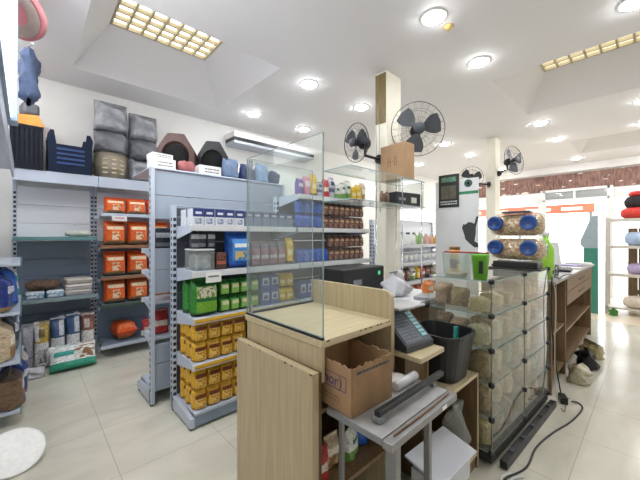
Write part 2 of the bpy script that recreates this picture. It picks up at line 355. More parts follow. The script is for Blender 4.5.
# ------------------------------------------------------------------ FANS
FANW = mat('fan_wire', s2l(70, 70, 74), .4, .5, noise=0)
def fan(loc, mount, face, rad, label):
    loc, mount, face = Vector(loc), Vector(mount), Vector(face).normalized()
    t = thing('wall_fan', label, 'fan', loc, 0, 'oscillating wall fans')
    q = face.to_track_quat('Z', 'Y').to_matrix().to_4x4()
    def TM(mb): mb.v = [tuple(q @ Vector(p)) for p in mb.v]; return mb
    for nm, zs in (('front_cage', 1), ('rear_cage', -1)):
        m = MB(); dep = .055 if zs > 0 else -.065
        for rr, f in ((1, 0), (.72, .7), (.4, .95)): m.tube([(rad * rr * math.cos(a), rad * rr * math.sin(a), dep * f + .002 * zs) for a in [2 * PI * k / 28 for k in range(28)]], .0035 if rr == 1 else .0014, 5, 0, True)
        for k in range(22):
            a = 2 * PI * k / 22; m.tube([(rad * s * math.cos(a), rad * s * math.sin(a), dep * (1 - s ** 3) + .002 * zs) for s in (.2, .5, .75, .9, 1)], .0009, 4)
        TM(m).build(nm, FANW, t)
    TM(MB().lathe([(0, .062), (rad * .2, .06), (rad * .22, .05)], 18)).build('badge', DGREY, t)
    for k in range(3):
        m = MB(); vs = []; n = 7
        for i in range(n):
            s = i / (n - 1); r = rad * (.18 + .70 * s); wd = (.3 + .62 * math.sin(PI * min(1, s * .62 + .2))) * .62
            for e in (-1, 0, 1): a = 2 * PI * k / 3 + .3 + e * wd; vs.append((r * math.cos(a), r * math.sin(a), e * .022 * (1 - .3 * s)))
        fs = []
        for i in range(n - 1):
            for e in range(2): fs.append((i * 3 + e, i * 3 + e + 1, i * 3 + 4 + e, i * 3 + 3 + e))
        m.add(vs + [(x, y, z - .003) for x, y, z in vs], fs + [tuple(len(vs) + j for j in f[::-1]) for f in fs], 0, True)
        TM(m).build('blade', DGREY, t)
    TM(MB().lathe([(0, -.17), (.035, -.168), (.055, -.15), (.06, -.075), (.05, -.068), (0, -.066)], 18)).build('motor', BLACK, t)
    TM(MB().lathe([(0, -.04), (.03, -.04), (.035, .03), (.02, .045), (0, .045)], 14)).build('hub', BLACK, t)
    b = mount - loc; e = q @ Vector((0, 0, -.12)); kn = Vector((e.x, e.y, e.z - .12))
    MB().tube([e, kn, b + Vector((0, 0, -.12))], .016, 8).build('arm', BLACK, t)
    dv = (b - kn); dv.z = 0; dv = dv.normalized() if dv.length > .01 else Vector((0, 1, 0))
    MB().cyl(b + Vector((0, 0, -.12)) - dv * .03, b + Vector((0, 0, -.12)) - dv * .004, .05, .05, 14).build('wall_mount', BLACK, t)
    return t
p = at_y(418, 129, 1.66); fan(p, (3.02, 1.97, p.z - .1), (-.72, -.68, -.12), .27, 'large black wall fan on front pillar, cage facing the counter')
p = at_y(356, 143, 2.05); fan(p, (2.82, 2.05, p.z + .02), (-.95, .18, -.1), .19, 'small black wall fan turned sideways on front pillar, beside its cables')
p = at_y(514, 160, 1.66); fan(p, (6.30, 1.96, p.z - .05), (-.3, -.9, .1), .25, 'grey wall fan on slim pillar, above the blue capped jars')
p = at_y(471, 178, 2.25); fan(p, (6.16, 2.06, p.z + .02), (-.9, -.4, -.35), .2, 'black wall fan on slim pillar, behind the dark poster')
tag(MB().tube([(2.80, 2.05, 2.62), (2.795, 2.04, 2.4), (2.80, 2.05, 2.15), (2.79, 2.03, 1.9), (2.805, 2.04, 1.66)], .005).tube([(2.80, 2.09, 2.62), (2.797, 2.08, 2.3), (2.80, 2.095, 2.0), (2.80, 2.08, 1.7)], .004).build('fan_cord', mat('cord_grey', s2l(190, 188, 180), .5, noise=0)), 'pale cords running down the side of the front pillar', 'cord')

# ------------------------------------------------------------------ PRODUCTS
def fillp(t, top=.72):
    lo = min(1., (t / .07) ** .5) if t > 0 else 0
    hi = 1. if t < top else max(0., 1 - ((t - top) / (1 - top)) ** 1.6)
    return max(.05, lo * hi)
def bag_mb(w, d, h, seed=0, crumple=.012, top=.72, ns=12, nt=14):
    rr = random.Random(seed); ph = [rr.uniform(0, 6) for _ in range(6)]
    m = MB(); vs = []; N = 2 * ns
    for j in range(nt + 1):
        t = j / nt
        for k in range(N):
            a = 2 * PI * k / N; cx, cy = math.cos(a), math.sin(a)
            x = math.copysign(abs(cx) ** .55, cx) * w / 2 * (1 - .05 * math.sin(PI * t)); y = math.copysign(abs(cy) ** .75, cy) * d / 2 * fillp(t, top)
            wv = crumple * (math.sin(7 * t + ph[0] + 3 * cx) * .5 + math.sin(13 * t + ph[1] + 5 * a) * .3 + math.sin(9 * cx + ph[2]) * .3)
            vs.append((x, y + wv * cy * 1.2, h * t))
    fs = [(j * N + k, j * N + (k + 1) % N, (j + 1) * N + (k + 1) % N, (j + 1) * N + k) for j in range(nt) for k in range(N)] + [tuple(range(N))[::-1], tuple(nt * N + k for k in range(N))]
    return m.add(vs, fs, 0, True)
def bag(w, d, h, m, name, label, cat, group, seed=0, sealm=None, lab=None, crumple=.008):
    """a filled pouch with a crimped top; front towards -Y"""
    t = thing(name, label, cat, (0, 0, 0), 0, group)
    bag_mb(w, d, h, seed, crumple).build('bag_body', m, t)
    z = h + .0; MB().box(-w * .49, w * .49, -.003, .003, z - .012, z + h * .06, .001).build('top_seal', sealm or m, t)
    if lab:
        (x0, x1, z0, z1, lm) = lab; vs = []; n = 6
        for j in range(n + 1):
            tt = z0 + (z1 - z0) * j / n
            for k in range(n + 1):
                s = x0 + (x1 - x0) * k / n; s = 2 * s - 1
                y = -d / 2 * fillp(tt) * (1 - min(1, abs(s) / (1)) ** 3.6) ** .42 - crumple * 1.5 - .003
                vs.append((s * w / 2, y, h * tt))
        q = MB().add(vs + [(x, y + .0015, z) for x, y, z in vs], [(j * (n + 1) + k, j * (n + 1) + k + 1, (j + 1) * (n + 1) + k + 1, (j + 1) * (n + 1) + k) for j in range(n) for k in range(n)] + [tuple(49 + i for i in (j * (n + 1) + k, (j + 1) * (n + 1) + k, (j + 1) * (n + 1) + k + 1, j * (n + 1) + k + 1)) for j in range(n) for k in range(n)], 0, True)
        q.build('front_label', lm, t, fix=False)
    return t
def carton(w, d, h, m, name, label, cat, group, lab=None, bev=.003):
    t = thing(name, label, cat, (0, 0, 0), 0, group)
    MB().box(-w / 2, w / 2, -d / 2, d / 2, 0, h, bev).build('carton_body', m, t)
    if lab:
        x0, x1, z0, z1, lm = lab
        MB().box((x0 - .5) * w, (x1 - .5) * w, -d / 2 - .0012, -d / 2 - .0002, z0 * h, z1 * h).build('front_label', lm, t)
    return t
def place(proto, used, loc, rz=0., label=None, group=None, rot=None):
    """first call moves the prototype, later calls copy it"""
    if not used:
        used.append(1); proto.location = loc; proto.rotation_euler = rot or (0, 0, rz)
        if label: proto['label'] = label
        if group: proto['group'] = group
        return proto
    return dup(proto, loc, rz, label, group, rot)

ORANGE = pack('orange_bag', (232, 92, 34), [(0, 1, 0, .13, (120, 100, 70)), (.1, .9, .80, .93, (238, 120, 60))])
ORL = pack('orange_art', (240, 108, 40), [(.05, .95, .78, .98, (250, 226, 190)), (.0, 1, .0, .12, (110, 96, 66))], blot=(.3, .75, .16, .66, (244, 220, 190), (220, 120, 60)))
YEL = pack('yellow_carton', (232, 178, 40), [(0, 1, 0, .12, (196, 120, 30)), (0, 1, .88, 1, (240, 206, 80))])
YELA = pack('yellow_art', (236, 200, 90), [(.0, 1., .72, 1, (120, 60, 40))], blot=(.1, .9, .05, .68, (240, 206, 110), (200, 130, 40)))
GRN = pack('green_bag', (54, 140, 54), [(0, 1, 0, .1, (30, 90, 40)), (0, 1, .85, 1, (36, 110, 44))])
GRNA = pack('green_art', (120, 178, 60), [(.0, 1., .42, .55, (36, 110, 60))], blot=(.05, .95, .56, .98, (228, 222, 200), (120, 150, 60)))
BLU = pack('blue_bag', (36, 96, 190), [(0, 1, .0, .12, (20, 60, 140))])
BLUA = pack('blue_art', (60, 140, 214), [(.1, .9, .62, .8, (236, 242, 250))], blot=(.1, .9, .05, .45, (210, 180, 110), (60, 130, 200)))
BWC = pack('blue_white_carton', (226, 230, 240), [(0, 1, .5, 1, (44, 58, 120)), (.2, .8, .6, .75, (220, 226, 240))], blot=(.15, .85, .08, .42, (190, 196, 214), (120, 130, 160)))
GBC = pack('grey_blue_carton', (120, 134, 160), [(0, 1, .62, 1, (70, 84, 124)), (.2, .8, .7, .85, (196, 204, 220))])
CATB = pack('blue_cat_carton', (92, 112, 168), [(.15, .85, .35, .85, (214, 220, 236))], blot=(.28, .72, .4, .72, (150, 160, 190), (70, 80, 120)))
BRN = pack('brown_pouch', (122, 96, 84), [(0, 1, .82, 1, (84, 66, 62)), (.15, .85, .55, .7, (206, 160, 120))], blot=(.1, .9, .08, .45, (158, 116, 98), (98, 78, 72)))
RGY = pack('red_grey_pouch', (150, 110, 116), [(0, 1, .75, 1, (90, 84, 96)), (.1, .9, .3, .45, (200, 196, 200))])
DKP = pack('dark_pouch', (52, 56, 66), [(.1, .9, .55, .8, (190, 196, 204)), (.1, .9, .1, .3, (120, 126, 134))])
PUR = pack('purple_pack', (112, 84, 160), [(.15, .85, .5, .75, (230, 224, 240))])
GYB = pack('greyband_pack', (198, 204, 214), [(0, 1, .3, .5, (96, 110, 140)), (.2, .8, .65, .85, (60, 80, 120))])
REDP = pack('red_pack', (196, 60, 60), [(.1, .9, .35, .6, (240, 226, 216))])
WHP = pack('white_green_pack', (232, 236, 230), [(0, 1, 0, .35, (120, 170, 90)), (.2, .8, .6, .75, (60, 110, 80))])
YLP = pack('bright_yellow_pack', (236, 196, 40), [(.15, .85, .35, .6, (250, 236, 170)), (0, 1, 0, .12, (90, 70, 30))])
PNK = pack('pink_pack', (226, 140, 170), [(.15, .85, .5, .8, (248, 232, 236))])
BGE = pack('beige_pack', (206, 186, 156), [(.1, .9, .45, .7, (240, 232, 214))], blot=(.1, .9, .05, .4, (160, 120, 80), (214, 190, 150)))
TEALP = pack('teal_white_pack', (236, 240, 238), [(0, 1, 0, .3, (52, 158, 132)), (.1, .5, .55, .75, (60, 170, 160))], blot=(.5, .95, .35, .9, (226, 226, 220), (150, 110, 80)))
WBIG = pack('white_cat_sack', (240, 240, 244), [(0, 1, .62, 1, (70, 96, 140)), (.55, .9, .66, .97, (214, 220, 228)), (.1, .9, .05, .1, (160, 150, 140))], blot=(.2, .8, .2, .42, (200, 202, 208), (120, 116, 116)))
WBIG2 = pack('white_yellow_sack', (240, 240, 242), [(0, 1, .60, 1, (206, 178, 84)), (0, .35, .64, .98, (240, 240, 240)), (.3, .7, .72, .9, (120, 100, 60))], blot=(.2, .8, .15, .45, (204, 204, 208), (130, 124, 120)))
WBIG3 = pack('white_brown_sack', (240, 238, 236), [(0, 1, .68, 1, (150, 100, 84)), (.2, .6, .74, .92, (206, 190, 176))], blot=(.2, .8, .2, .42, (200, 200, 204), (110, 100, 100)))
NAVY = pack('navy_bag', (34, 56, 128), [(.1, .9, .5, .7, (210, 216, 230)), (0, 1, 0, .15, (150, 120, 80))])
KIB = pack('kibble_bag', (120, 96, 74), [(.15, .85, .5, .75, (206, 196, 180)), (0, 1, .8, 1, (70, 58, 52))], blot=(.2, .8, .1, .45, (86, 52, 120), (150, 120, 90)))

# ------------------------------------------------------------------ GONDOLAS
def gondola(name, label, xa, xb, yb, dr, H, shelves, boards, group, basez=.12, dbase=.40, top=True, foot_r=.014):
    """one bay: spine at yb, shelves towards dr*Y; parts in local coordinates from (xa, yb, 0)"""
    t = thing(name, label, 'shelving', (xa, yb, 0), 0, group)
    L = xb - xa
    for x in (0, L - .03):
        m = MB().box(x, x + .03, -.03, .03, .02, H, .002)
        for k in range(int((H - .15) / .05)):
            z = .12 + k * .05
            m.box(x + .004, x + .026, dr * .0302 - .0004, dr * .0302 + .0004, z, z + .026, 0, 1)
            if x == 0: m.box(-.0006, .0004, -.01, .01, z, z + .026, 0, 1)
        m.build('upright', [STEELW, SLOT], t)
        f = MB().prism([(0, .02), (dr * dbase, .02), (dr * dbase, .085), (dr * .04, .12), (0, .12)], x, x + .03, 0, Matrix(((0, 1, 0, 0), (1, 0, 0, 0), (0, 0, 1, 0), (0, 0, 0, 1))))
        fo = f.build('base_foot', STEELW, t)
        MB().cyl((x + .015, dr * (dbase - .03), 0), (x + .015, dr * (dbase - .03), .02), foot_r, foot_r, 10).cyl((x + .015, dr * .01, 0), (x + .015, dr * .01, .02), foot_r, foot_r, 10).build('levelling_foot', BLACK, fo)
    for z0, z1, bm_ in boards: MB().box(.032, L - .032, -.012, .012, z0 + .003, z1 - .003, .002).build('back_panel', bm_, t)
    m = MB().box(.032, L - .032, min(dr * .016, dr * dbase), max(dr * .016, dr * dbase), basez - .02, basez, .002); m.build('base_deck', STEELW, t)
    MB().box(.03, L - .03, *sorted((dr * (dbase - .012), dr * (dbase - .004))), .022, basez - .022).build('kick_plate', GREYP, t)
    for z, dp in shelves:
        so = MB().box(.032, L - .032, *sorted((dr * .016, dr * dp)), z - .022, z, .002).build('shelf', STEELW, t)
        MB().box(.01, L - .01, *sorted((dr * (dp + .001), dr * (dp + .008))), z - .042, z + .002, .002).build('price_rail', mat('price_rail', s2l(214, 216, 220), .3, noise=.03), so)
        for x in (.0305, L - .0345): MB().prism([(dr * .031, z - .10), (dr * .06, z - .10), (dr * (dp - .004), z - .044), (dr * (dp - .004), z - .002), (dr * .031, z - .002)], x + .0, x + .003, 0, Matrix(((0, 1, 0, 0), (1, 0, 0, 0), (0, 0, 1, 0), (0, 0, 0, 1)))).build('bracket', STEELW, so)
    if top: MB().box(0, L, -.032, .032, H, H + .006, .002).build('top_cap', STEELW, t)
    return t
boards1 = [(a, a + .2, GONDP) for a in (.92, 1.54, 1.755)] + [(.12, .32, GONDP), (.32, .5, GONDP), (1.12, 1.3, GONDP)]
gb = [(z, z + .205, GONDP) for z in (.12, .325, .53, .735, .94, 1.145, 1.35)] + [(1.555, 1.63, GONDP)]
G1 = []
g = gondola('gondola', 'tall white gondola whose bare slatted back faces the counter', .745, 2.1, 2.835, 1, 1.955, [(.55, .3), (.85, .3), (1.1, .3), (1.29, .3)],
            [(.12, .34, GONDG), (.34, .5, GONDG), (.92, 1.12, GONDG), (1.12, 1.30, GONDG), (1.54, 1.74, GONDG), (1.74, 1.95, GONDG)], None)
MB().box(.0, 1.355, -.012, .60, 1.962, 1.972, .002).build('top_shelf', STEELW, g)
DKB = mat('charcoal_panel', s2l(86, 90, 100), .4, noise=.04)
darkb = [(z, z + .205, DKB) for z in (.12, .325, .53, .735, .94, 1.145, 1.35)]
S2 = [(.47, .40), (.80, .40), (1.14, .40), (1.48, .36)]
g = gondola('gondola', 'white gondola with green and yellow packs, bare end post facing counter', .857, 1.856, 2.663, -1, 1.64, S2, darkb + [(1.555, 1.63, DKB)], None)
for z in (.47, .80): MB().box(.03, .97, -.4105, -.4085, z - .032, z - .006).build('label_strip', pack('label_yellow', (232, 190, 60), [(0, 1, 0, .3, (206, 140, 40))]), g)
gondola('gondola', 'white gondola seen through the glass guard, colourful bags on top', 1.862, 2.97, 2.663, -1, 1.80, S2 + [(1.80, .36)], darkb + [(1.555, 1.79, DKB)], None, top=False)
YF = 2.263
def row(proto, used, x0, n, w, y, z, lab, tiers=1, h=.12, gap=.004, group=None, rzj=.04, off=0):
    for tr in range(tiers):
        for i in range(n):
            tn = '' if tiers == 1 else (', lower tier', ', upper tier')[tr]
            place(proto, used, (x0 + w / 2 + i * (w + gap), y, z + .001 + tr * (h + .0015)), R.uniform(-rzj, rzj), lab.format(o=ORD[i + off]) + tn, group)
# top shelf of the first bay
pb = carton(.080, .12, .125, BWC, 'food_carton', None, 'carton', 'blue and white cartons on the top shelf', (.14, .86, .55, .9, pack('bw_art', (40, 60, 130), [(.1, .9, .3, .7, (232, 236, 246))]))); u = []
row(pb, u, .892, 5, .080, YF + .10, 1.48, 'blue and white cat food carton on top shelf, {o} from the end post')
for k in range(1): place(pb, u, (.932, YF + .235, 1.481), 0, 'blue and white carton on top shelf beside end post, %s behind the front one' % ORD[k], 'blue and white cartons on the top shelf')
pb = carton(.080, .12, .12, GBC, 'food_carton', None, 'carton', 'grey cartons behind the glass guard'); u = []
row(pb, u, 1.314, 6, .080, YF + .10, 1.48, 'grey blue carton on top shelf behind glass guard, {o} along')
# second shelf
z = 1.14
t = thing('clear_case', 'clear plastic case of grey toys beside the end post, second shelf', 'case', (.975, YF + .13, z + .001))
MB().box(-.075, .075, -.1, .1, 0, .15, .006).build('case_shell', PLASTC, t); MB().box(-.06, .06, -.08, .08, .004, .125, .02).build('contents', mat('toy_grey', s2l(150, 152, 158), .6, noise=.4, scale=22), t); MB().box(-.077, .077, -.102, .102, .1505, .160, .003).build('lid', mat('lid_white', s2l(216, 218, 222), .4, noise=0), t)
for i in range(3):
    if i == 0: pr = bag(.07, .05, .135, DKP, 'treat_pouch', None, 'pouch', 'dark pouches on the clear case', 3); u = []
    place(pr, u, (.936 + .062 * i, YF + .13 + (i % 2) * .02, z + .164), R.uniform(-.15, .15), 'dark grey treat pouch standing on the clear toy case, %s from end post' % ORD[i])
tag(MB().box(-.045, .045, -.05, .05, 0, .13, .004).build('treat_tin', pack('brown_tin', (70, 44, 40), [(.1, .9, .3, .5, (170, 90, 70))], blot=(.1, .9, .55, .95, (120, 70, 60), (50, 36, 36))), None, (1.115, YF + .1, z + .001)), 'dark brown carton between clear toy case and big blue bag', 'carton')
pr = bag(.215, .14, .285, BLU, 'food_bag', 'large blue dog food bag on second shelf of gondola', 'bag', None, 5, None, (.14, .86, .2, .82, BLUA)); pr.location = (1.285, YF + .12, z + .001)
pr = bag(.09, .07, .21, RGY, 'treat_pouch', None, 'pouch', 'reddish pouches behind the glass guard', 6); u = []
row(pr, u, 1.40, 4, .086, YF + .10, z, 'reddish grey pouch behind glass guard, {o} past the blue bag', 1, .2)
pr = bag(.085, .07, .23, YLP, 'treat_pouch', 'bright yellow pouch beside reddish pouches behind glass guard', 'pouch', None, 8); pr.location = (1.808, YF + .10, z + .001)
# third shelf
z = .80
pr = bag(.195, .13, .265, GRN, 'food_bag', 'large green cat food bag on third shelf beside the end post', 'bag', None, 11, None, (.1, .9, .12, .84, GRNA)); pr.location = (.992, YF + .10, z + .001)
pr = bag(.195, .13, .265, GRN, 'food_bag', 'large green cat food bag behind the front green one, third shelf', 'bag', None, 13); pr.location = (.992, YF + .255, z + .001)
pr = bag(.082, .07, .118, GRN, 'food_pouch', None, 'pouch', 'small green pouches on the third shelf', 12, None, (.1, .9, .15, .8, pack('green_art_small', (140, 190, 90), [(.1, .9, .55, .9, (226, 220, 180))]))); u = []
row(pr, u, 1.105, 3, .082, YF + .09, z, 'small green cat food pouch on third shelf, {o} past large bag', 2, .127)
row(pr, u, 1.372, 1, .082, YF + .09, z, 'small green pouch behind glass guard, {o} after clear gap', 2, .127)
pr = carton(.09, .10, .125, CATB, 'food_carton', None, 'carton', 'blue cat cartons behind the glass guard'); u = []
row(pr, u, 1.475, 2, .088, YF + .09, z, 'blue carton with white cat head behind glass guard, {o} along', 2, .127)
pr = bag(.085, .07, .118, YLP, 'food_pouch', None, 'pouch', 'yellow pouches behind the glass guard', 14); u = []
row(pr, u, 1.668, 2, .085, YF + .09, z, 'yellow pouch behind glass guard beside cat head cartons, {o} along', 2, .127)
# yellow cartons
def yellow_rows():
    pr = bag(.102, .085, .141, YEL, 'food_pouch', None, 'pouch', 'yellow pouches on the two lowest shelves', 15, None, (.1, .9, .1, .78, YELA)); u = []
    for z, nm in ((.47, 'second lowest shelf'), (.12, 'lowest deck')):
        for j in range(2):
            for i in range(5):
                place(pr, u, (.945 + .104 * i + R.uniform(-.001, .001), YF + .075, z + .001 + j * .15), R.uniform(-.01, .01), 'yellow cat food pouch, %s from end post, %s tier, %s' % (ORD[i], ('bottom', 'top')[j], nm))
            for k in range(2): place(pr, u, (.945, YF + .188 + .113 * k, z + .001 + j * .15), 0, 'yellow pouch at end post, %s behind front row, %s tier, %s' % (ORD[k], ('bottom', 'top')[j], nm))
yellow_rows()
# second bay
tops = [PUR, PNK, YLP, GYB, REDP, GYB, WHP, WHP, WHP, YLP, YLP, BGE]; tn = ['purple', 'pink', 'yellow', 'grey banded', 'red', 'silver', 'white and green', 'pale green', 'green footed white', 'bright yellow', 'golden yellow', 'beige']
for i, m_ in enumerate(tops):
    b_ = bag(.082, .07, .15 + .03 * (i % 3), m_, 'treat_pouch', '%s pouch on high gondola shelf, %s after the glass edge' % (tn[i], ORD[i]), 'pouch', 'colourful pouches on the high shelf', 20 + i); b_.location = (1.945 + .087 * i, YF + .11, 1.801)
pb = bag(.080, .07, .125, BLU, 'treat_pouch', None, 'pouch', 'blue pouches behind the glass guard', 33); u = []
row(pb, u, 1.90, 4, .080, YF + .11, 1.48, 'blue pouch on upper shelf past the glass edge, {o} along', 2, .136)
pb2 = bag(.080, .07, .125, BRN, 'treat_pouch', None, 'pouch', 'brown pouches near the pillar', 34); u2 = []
row(pb2, u2, 2.236, 8, .080, YF + .11, 1.48, 'brown pouch on upper shelf, {o} from the blue pouches', 2, .136)
row(pb, u, 1.90, 5, .080, YF + .11, 1.14, 'blue pouch on middle shelf past the glass edge, {o} along', 1, .136)
row(pb2, u2, 2.32, 7, .080, YF + .11, 1.14, 'brown pouch on middle shelf, {o} from the blue pouches', 2, .136)
pb3 = carton(.085, .1, .16, CATB, 'food_carton', None, 'carton', 'blue cartons low behind the counter'); u = []
row(pb3, u, 1.90, 6, .085, YF + .09, .80, 'blue white carton on low shelf behind oak counter, {o} along')
t = thing('shelf_price_tag', 'white price card clipped under blue bag on gondola shelf', 'price card', (1.02, YF - .018, 1.095)); MB().box(-.06, .06, -.002, 0, -.04, .036, .001).build('card', mat('card_white', s2l(238, 238, 236), .5, noise=.02), t); MB().box(-.04, .04, -.0028, -.0022, .0, .012).build('print_line', mat('print_grey', s2l(120, 122, 128), .6, noise=0), t)
# a few low things in the gap of the tall gondola
for i, (c_, nm) in enumerate(((REDP, 'red'), (BRN, 'dark brown'), (REDP, 'red banded'))):
    b_ = bag(.13, .1, .2, c_, 'food_bag', '%s bag on the low shelf inside tall white gondola, %s along' % (nm, ORD[i]), 'bag', None, 50 + i); b_.location = (.86 + .15 * i, 2.97, .552)
for i in range(2):
    b_ = bag(.16, .1, .17, DKP, 'food_bag', 'dark grey bag seen through gap in tall gondola back, %s along' % ORD[i], 'bag', None, 53 + i); b_.location = (.88 + .18 * i, 2.97, 1.292)
# ---- on top of the tall gondola
def lines(mb, y, rows, x0, x1, z0, dz, th, rr):
    for r_ in range(rows):
        x = x0
        while x < x1:
            w_ = rr.uniform(.008, .03); mb.box(x, min(x + w_, x1), y - .0008, y, z0 + r_ * dz, z0 + r_ * dz + th); x += w_ + .006
    return mb
PRN = mat('print_dark', s2l(60, 62, 70), .6, noise=0)
def wbox(loc, w, d, h, label, rz=0., group='white cartons on the tall gondola'):
    t = thing('shipping_carton', label, 'carton', loc, rz, group)
    MB().box(-w / 2, w / 2, -d / 2, d / 2, 0, h, .003).build('carton_body', mat('white_card', s2l(228, 226, 226), .6, noise=.04), t)
    lines(MB(), -d / 2 - .0006, 2, -w * .25, w * .38, h * .25, h * .32, h * .1, R).build('printed_lettering', PRN, t)
    return t
ZT = 1.973
wbox((.86, 2.93, ZT), .19, .15, .085, 'white printed carton lying on tall gondola, underneath another carton'); wbox((.85, 2.94, ZT + .0865), .17, .14, .045, 'white flat carton on top of another at tall gondola corner', .06)
wbox((1.27, 2.92, ZT), .21, .13, .085, 'white printed carton on tall gondola in front of black pet house', -.03)
def pet_house(loc, w, d, h, m, label, rz, roof=True):
    t = thing('pet_house', label, 'pet house', loc, rz)
    pr = [(-w / 2, 0), (w / 2, 0), (w / 2, h * .62), (w * .22, h), (-w * .22, h), (-w / 2, h * .62)] if not roof else [(-w / 2, 0), (w / 2, 0), (w / 2, h * .6), (0, h), (-w / 2, h * .6)]
    b = MB(); n = len(pr)
    b.prism(pr, -d / 2 + .02, d / 2)
    b.build('house_body', m, t)
    rm = MB(); a = 2 * PI / 28; ri = w * .37; cz = h * .46
    k = 28; outer = []
    for i in range(k):
        an = a * i; dx, dz = math.cos(an), math.sin(an); s_ = 9
        for j in range(n):
            (xa, za), (xb, zb) = pr[j], pr[(j + 1) % n]; ex, ez = xb - xa, zb - za; den = dx * ez - dz * ex
            if abs(den) < 1e-9: continue
            tt = ((xa) * ez - (za - cz) * ex) / den; uu = ((xa) * dz - (za - cz) * dx) / den
            if tt > 0 and -1e-6 <= uu <= 1 + 1e-6: s_ = min(s_, tt)
        outer.append((dx * s_ * .985, cz + dz * s_ * .985))
    vs = []
    for i in range(k): an = a * i; vs += [(outer[i][0], -d / 2, outer[i][1]), (ri * math.cos(an), -d / 2 - .012, cz + ri * 1.12 * math.sin(an)), (ri * .94 * math.cos(an), -d / 2 + .017, cz + ri * 1.05 * math.sin(an)), (outer[i][0], -d / 2 + .019, outer[i][1])]
    rm.add(vs, [(4 * i + e, 4 * ((i + 1) % k) + e, 4 * ((i + 1) % k) + e + 1, 4 * i + e + 1) for i in range(k) for e in range(3)], 0, False)
    rm.build('front_rim', mat(m.name + '_rim', tuple(min(1, x * 1.25 + .004) for x in m_rgb[m.name]), .6, noise=.15), t)
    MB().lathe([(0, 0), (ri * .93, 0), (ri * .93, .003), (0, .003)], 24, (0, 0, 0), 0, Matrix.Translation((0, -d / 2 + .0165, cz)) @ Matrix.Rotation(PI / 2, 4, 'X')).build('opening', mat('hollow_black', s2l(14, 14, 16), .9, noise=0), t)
    return t
m_rgb = {'house_brown': s2l(74, 52, 48), 'house_black': s2l(36, 36, 40)}
HB = mat('house_brown', m_rgb['house_brown'], .8, noise=.2, scale=20); HK = mat('house_black', m_rgb['house_black'], .8, noise=.2, scale=20)
pet_house((1.09, 3.20, ZT), .33, .24, .40, HB, 'brown fabric pet house with round opening on tall white gondola', -.5, False)
pet_house((1.455, 3.20, ZT), .30, .24, .40, HK, 'black pet house with round opening on tall white gondola', -.5, False)
def cushion(loc, w, d, h, m, label, rz=0., name='cushion', cat='cushion'):
    b = MB(); vs = []; n = 24
    for j in range(9):
        ph = -PI / 2 + PI * j / 8
        for k in range(n):
            a = 2 * PI * k / n; cx, cy = math.cos(a), math.sin(a); rr = math.cos(ph) ** .5 if math.cos(ph) > 1e-6 else 0
            vs.append((math.copysign(abs(cx) ** .6, cx) * w / 2 * rr, math.copysign(abs(cy) ** .6, cy) * d / 2 * rr, h / 2 + math.sin(ph) * h / 2 + .012 * math.sin(5 * a + j) * rr * (1 if j > 2 else 0)))
    b.add(vs, [(j * n + k, j * n + (k + 1) % n, (j + 1) * n + (k + 1) % n, (j + 1) * n + k) for j in range(8) for k in range(n)], 0, True)
    return tag(b.build(name, m, None, loc, rz), label, cat)
cushion((1.06, 2.90, ZT), .15, .10, .10, mat('rose_fabric', s2l(172, 104, 104), .85, noise=.2, scale=18), 'folded rose pink cushion between the white cartons on tall gondola', .2)
for i, (xx, w_, h_, mm, lb) in enumerate(((1.50, .16, .2, 'slate_blue', 'blue grey folded bag beside the black pet house'), (1.68, .15, .17, 'navy_cloth', 'dark blue folded bag on tall gondola behind glass guard'), (1.86, .16, .2, 'sky_cloth', 'pale blue wrapped bundle on tall gondola behind glass guard'), (2.02, .12, .15, 'navy_cloth', 'small navy bundle at the far end of tall gondola top'))):
    b_ = bag_mb(w_, .12, h_, 70 + i, .02, .6).build('soft_bag', mat(mm, {'slate_blue': s2l(110, 130, 160), 'navy_cloth': s2l(50, 62, 100), 'sky_cloth': s2l(130, 160, 200)}[mm], .7, noise=.2, scale=14), None, (xx, 2.92, ZT), .1 * i); tag(b_, lb, 'bag')

# ------------------------------------------------------------------ WALL SHELVING (long wall)
WY = 4.70
def wall_bay(name, label, xa, xb, shelves, low, canopy=True):
    t = thing(name, label, 'shelving', (xa, WY, 0)); L = xb - xa
    for x in (0, L - .03):
        m = MB().box(x, x + .03, -.05, -.002, .01, 2.09, .002)
        for k in range(34): m.box(x + .005, x + .025, -.0506, -.0498, .2 + k * .05, .226 + k * .05, 0, 1)
        m.build('upright', [STEELW, SLOT], t)
    zz = .14
    while zz < 1.94:
        MB().box(.032, L - .032, -.03, -.012, zz + .002, min(zz + .2, 1.95) - .002, .0015).build('back_panel', low if zz < 1.33 else GONDP, t); zz += .2  # lower boards grey: the shade below the shelf is put into their colour
    if canopy:
        cn = MB().box(.0, L, -.37, -.052, 2.05, 2.075, .002); cn.build('canopy_top', STEELW, t); MB().box(0, L, -.385, -.371, 1.955, 2.0755, .003).build('canopy_fascia', STEELW, t)
    for z, dp, m_ in shelves:
        so = MB().box(.033, L - .033, -dp, -.052, z - .02, z, .002).build('shelf', GREYP if z < 1 else m_, t)
        MB().box(.01, L - .01, -dp - .009, -dp - .001, z - .035, z + .003, .002).build('price_rail', m_, so)
        for x in (.0, L - .006): MB().box(x, x + .004, -dp + .01, -.051, z - .06, z - .022).build('bracket', STEELW, so)
    return t
TEALR = TEAL
wall_bay('shelving_bay', 'wall shelving bay with pet mats and sacks under dark carriers', -.10, .60, [(1.39, .42, TEAL), (.75, .42, mat('rail_grey_green', s2l(132, 150, 152), .35, noise=.04))], GREYP)
GRL = mat('rail_green', s2l(72, 92, 78), .4, noise=.05)
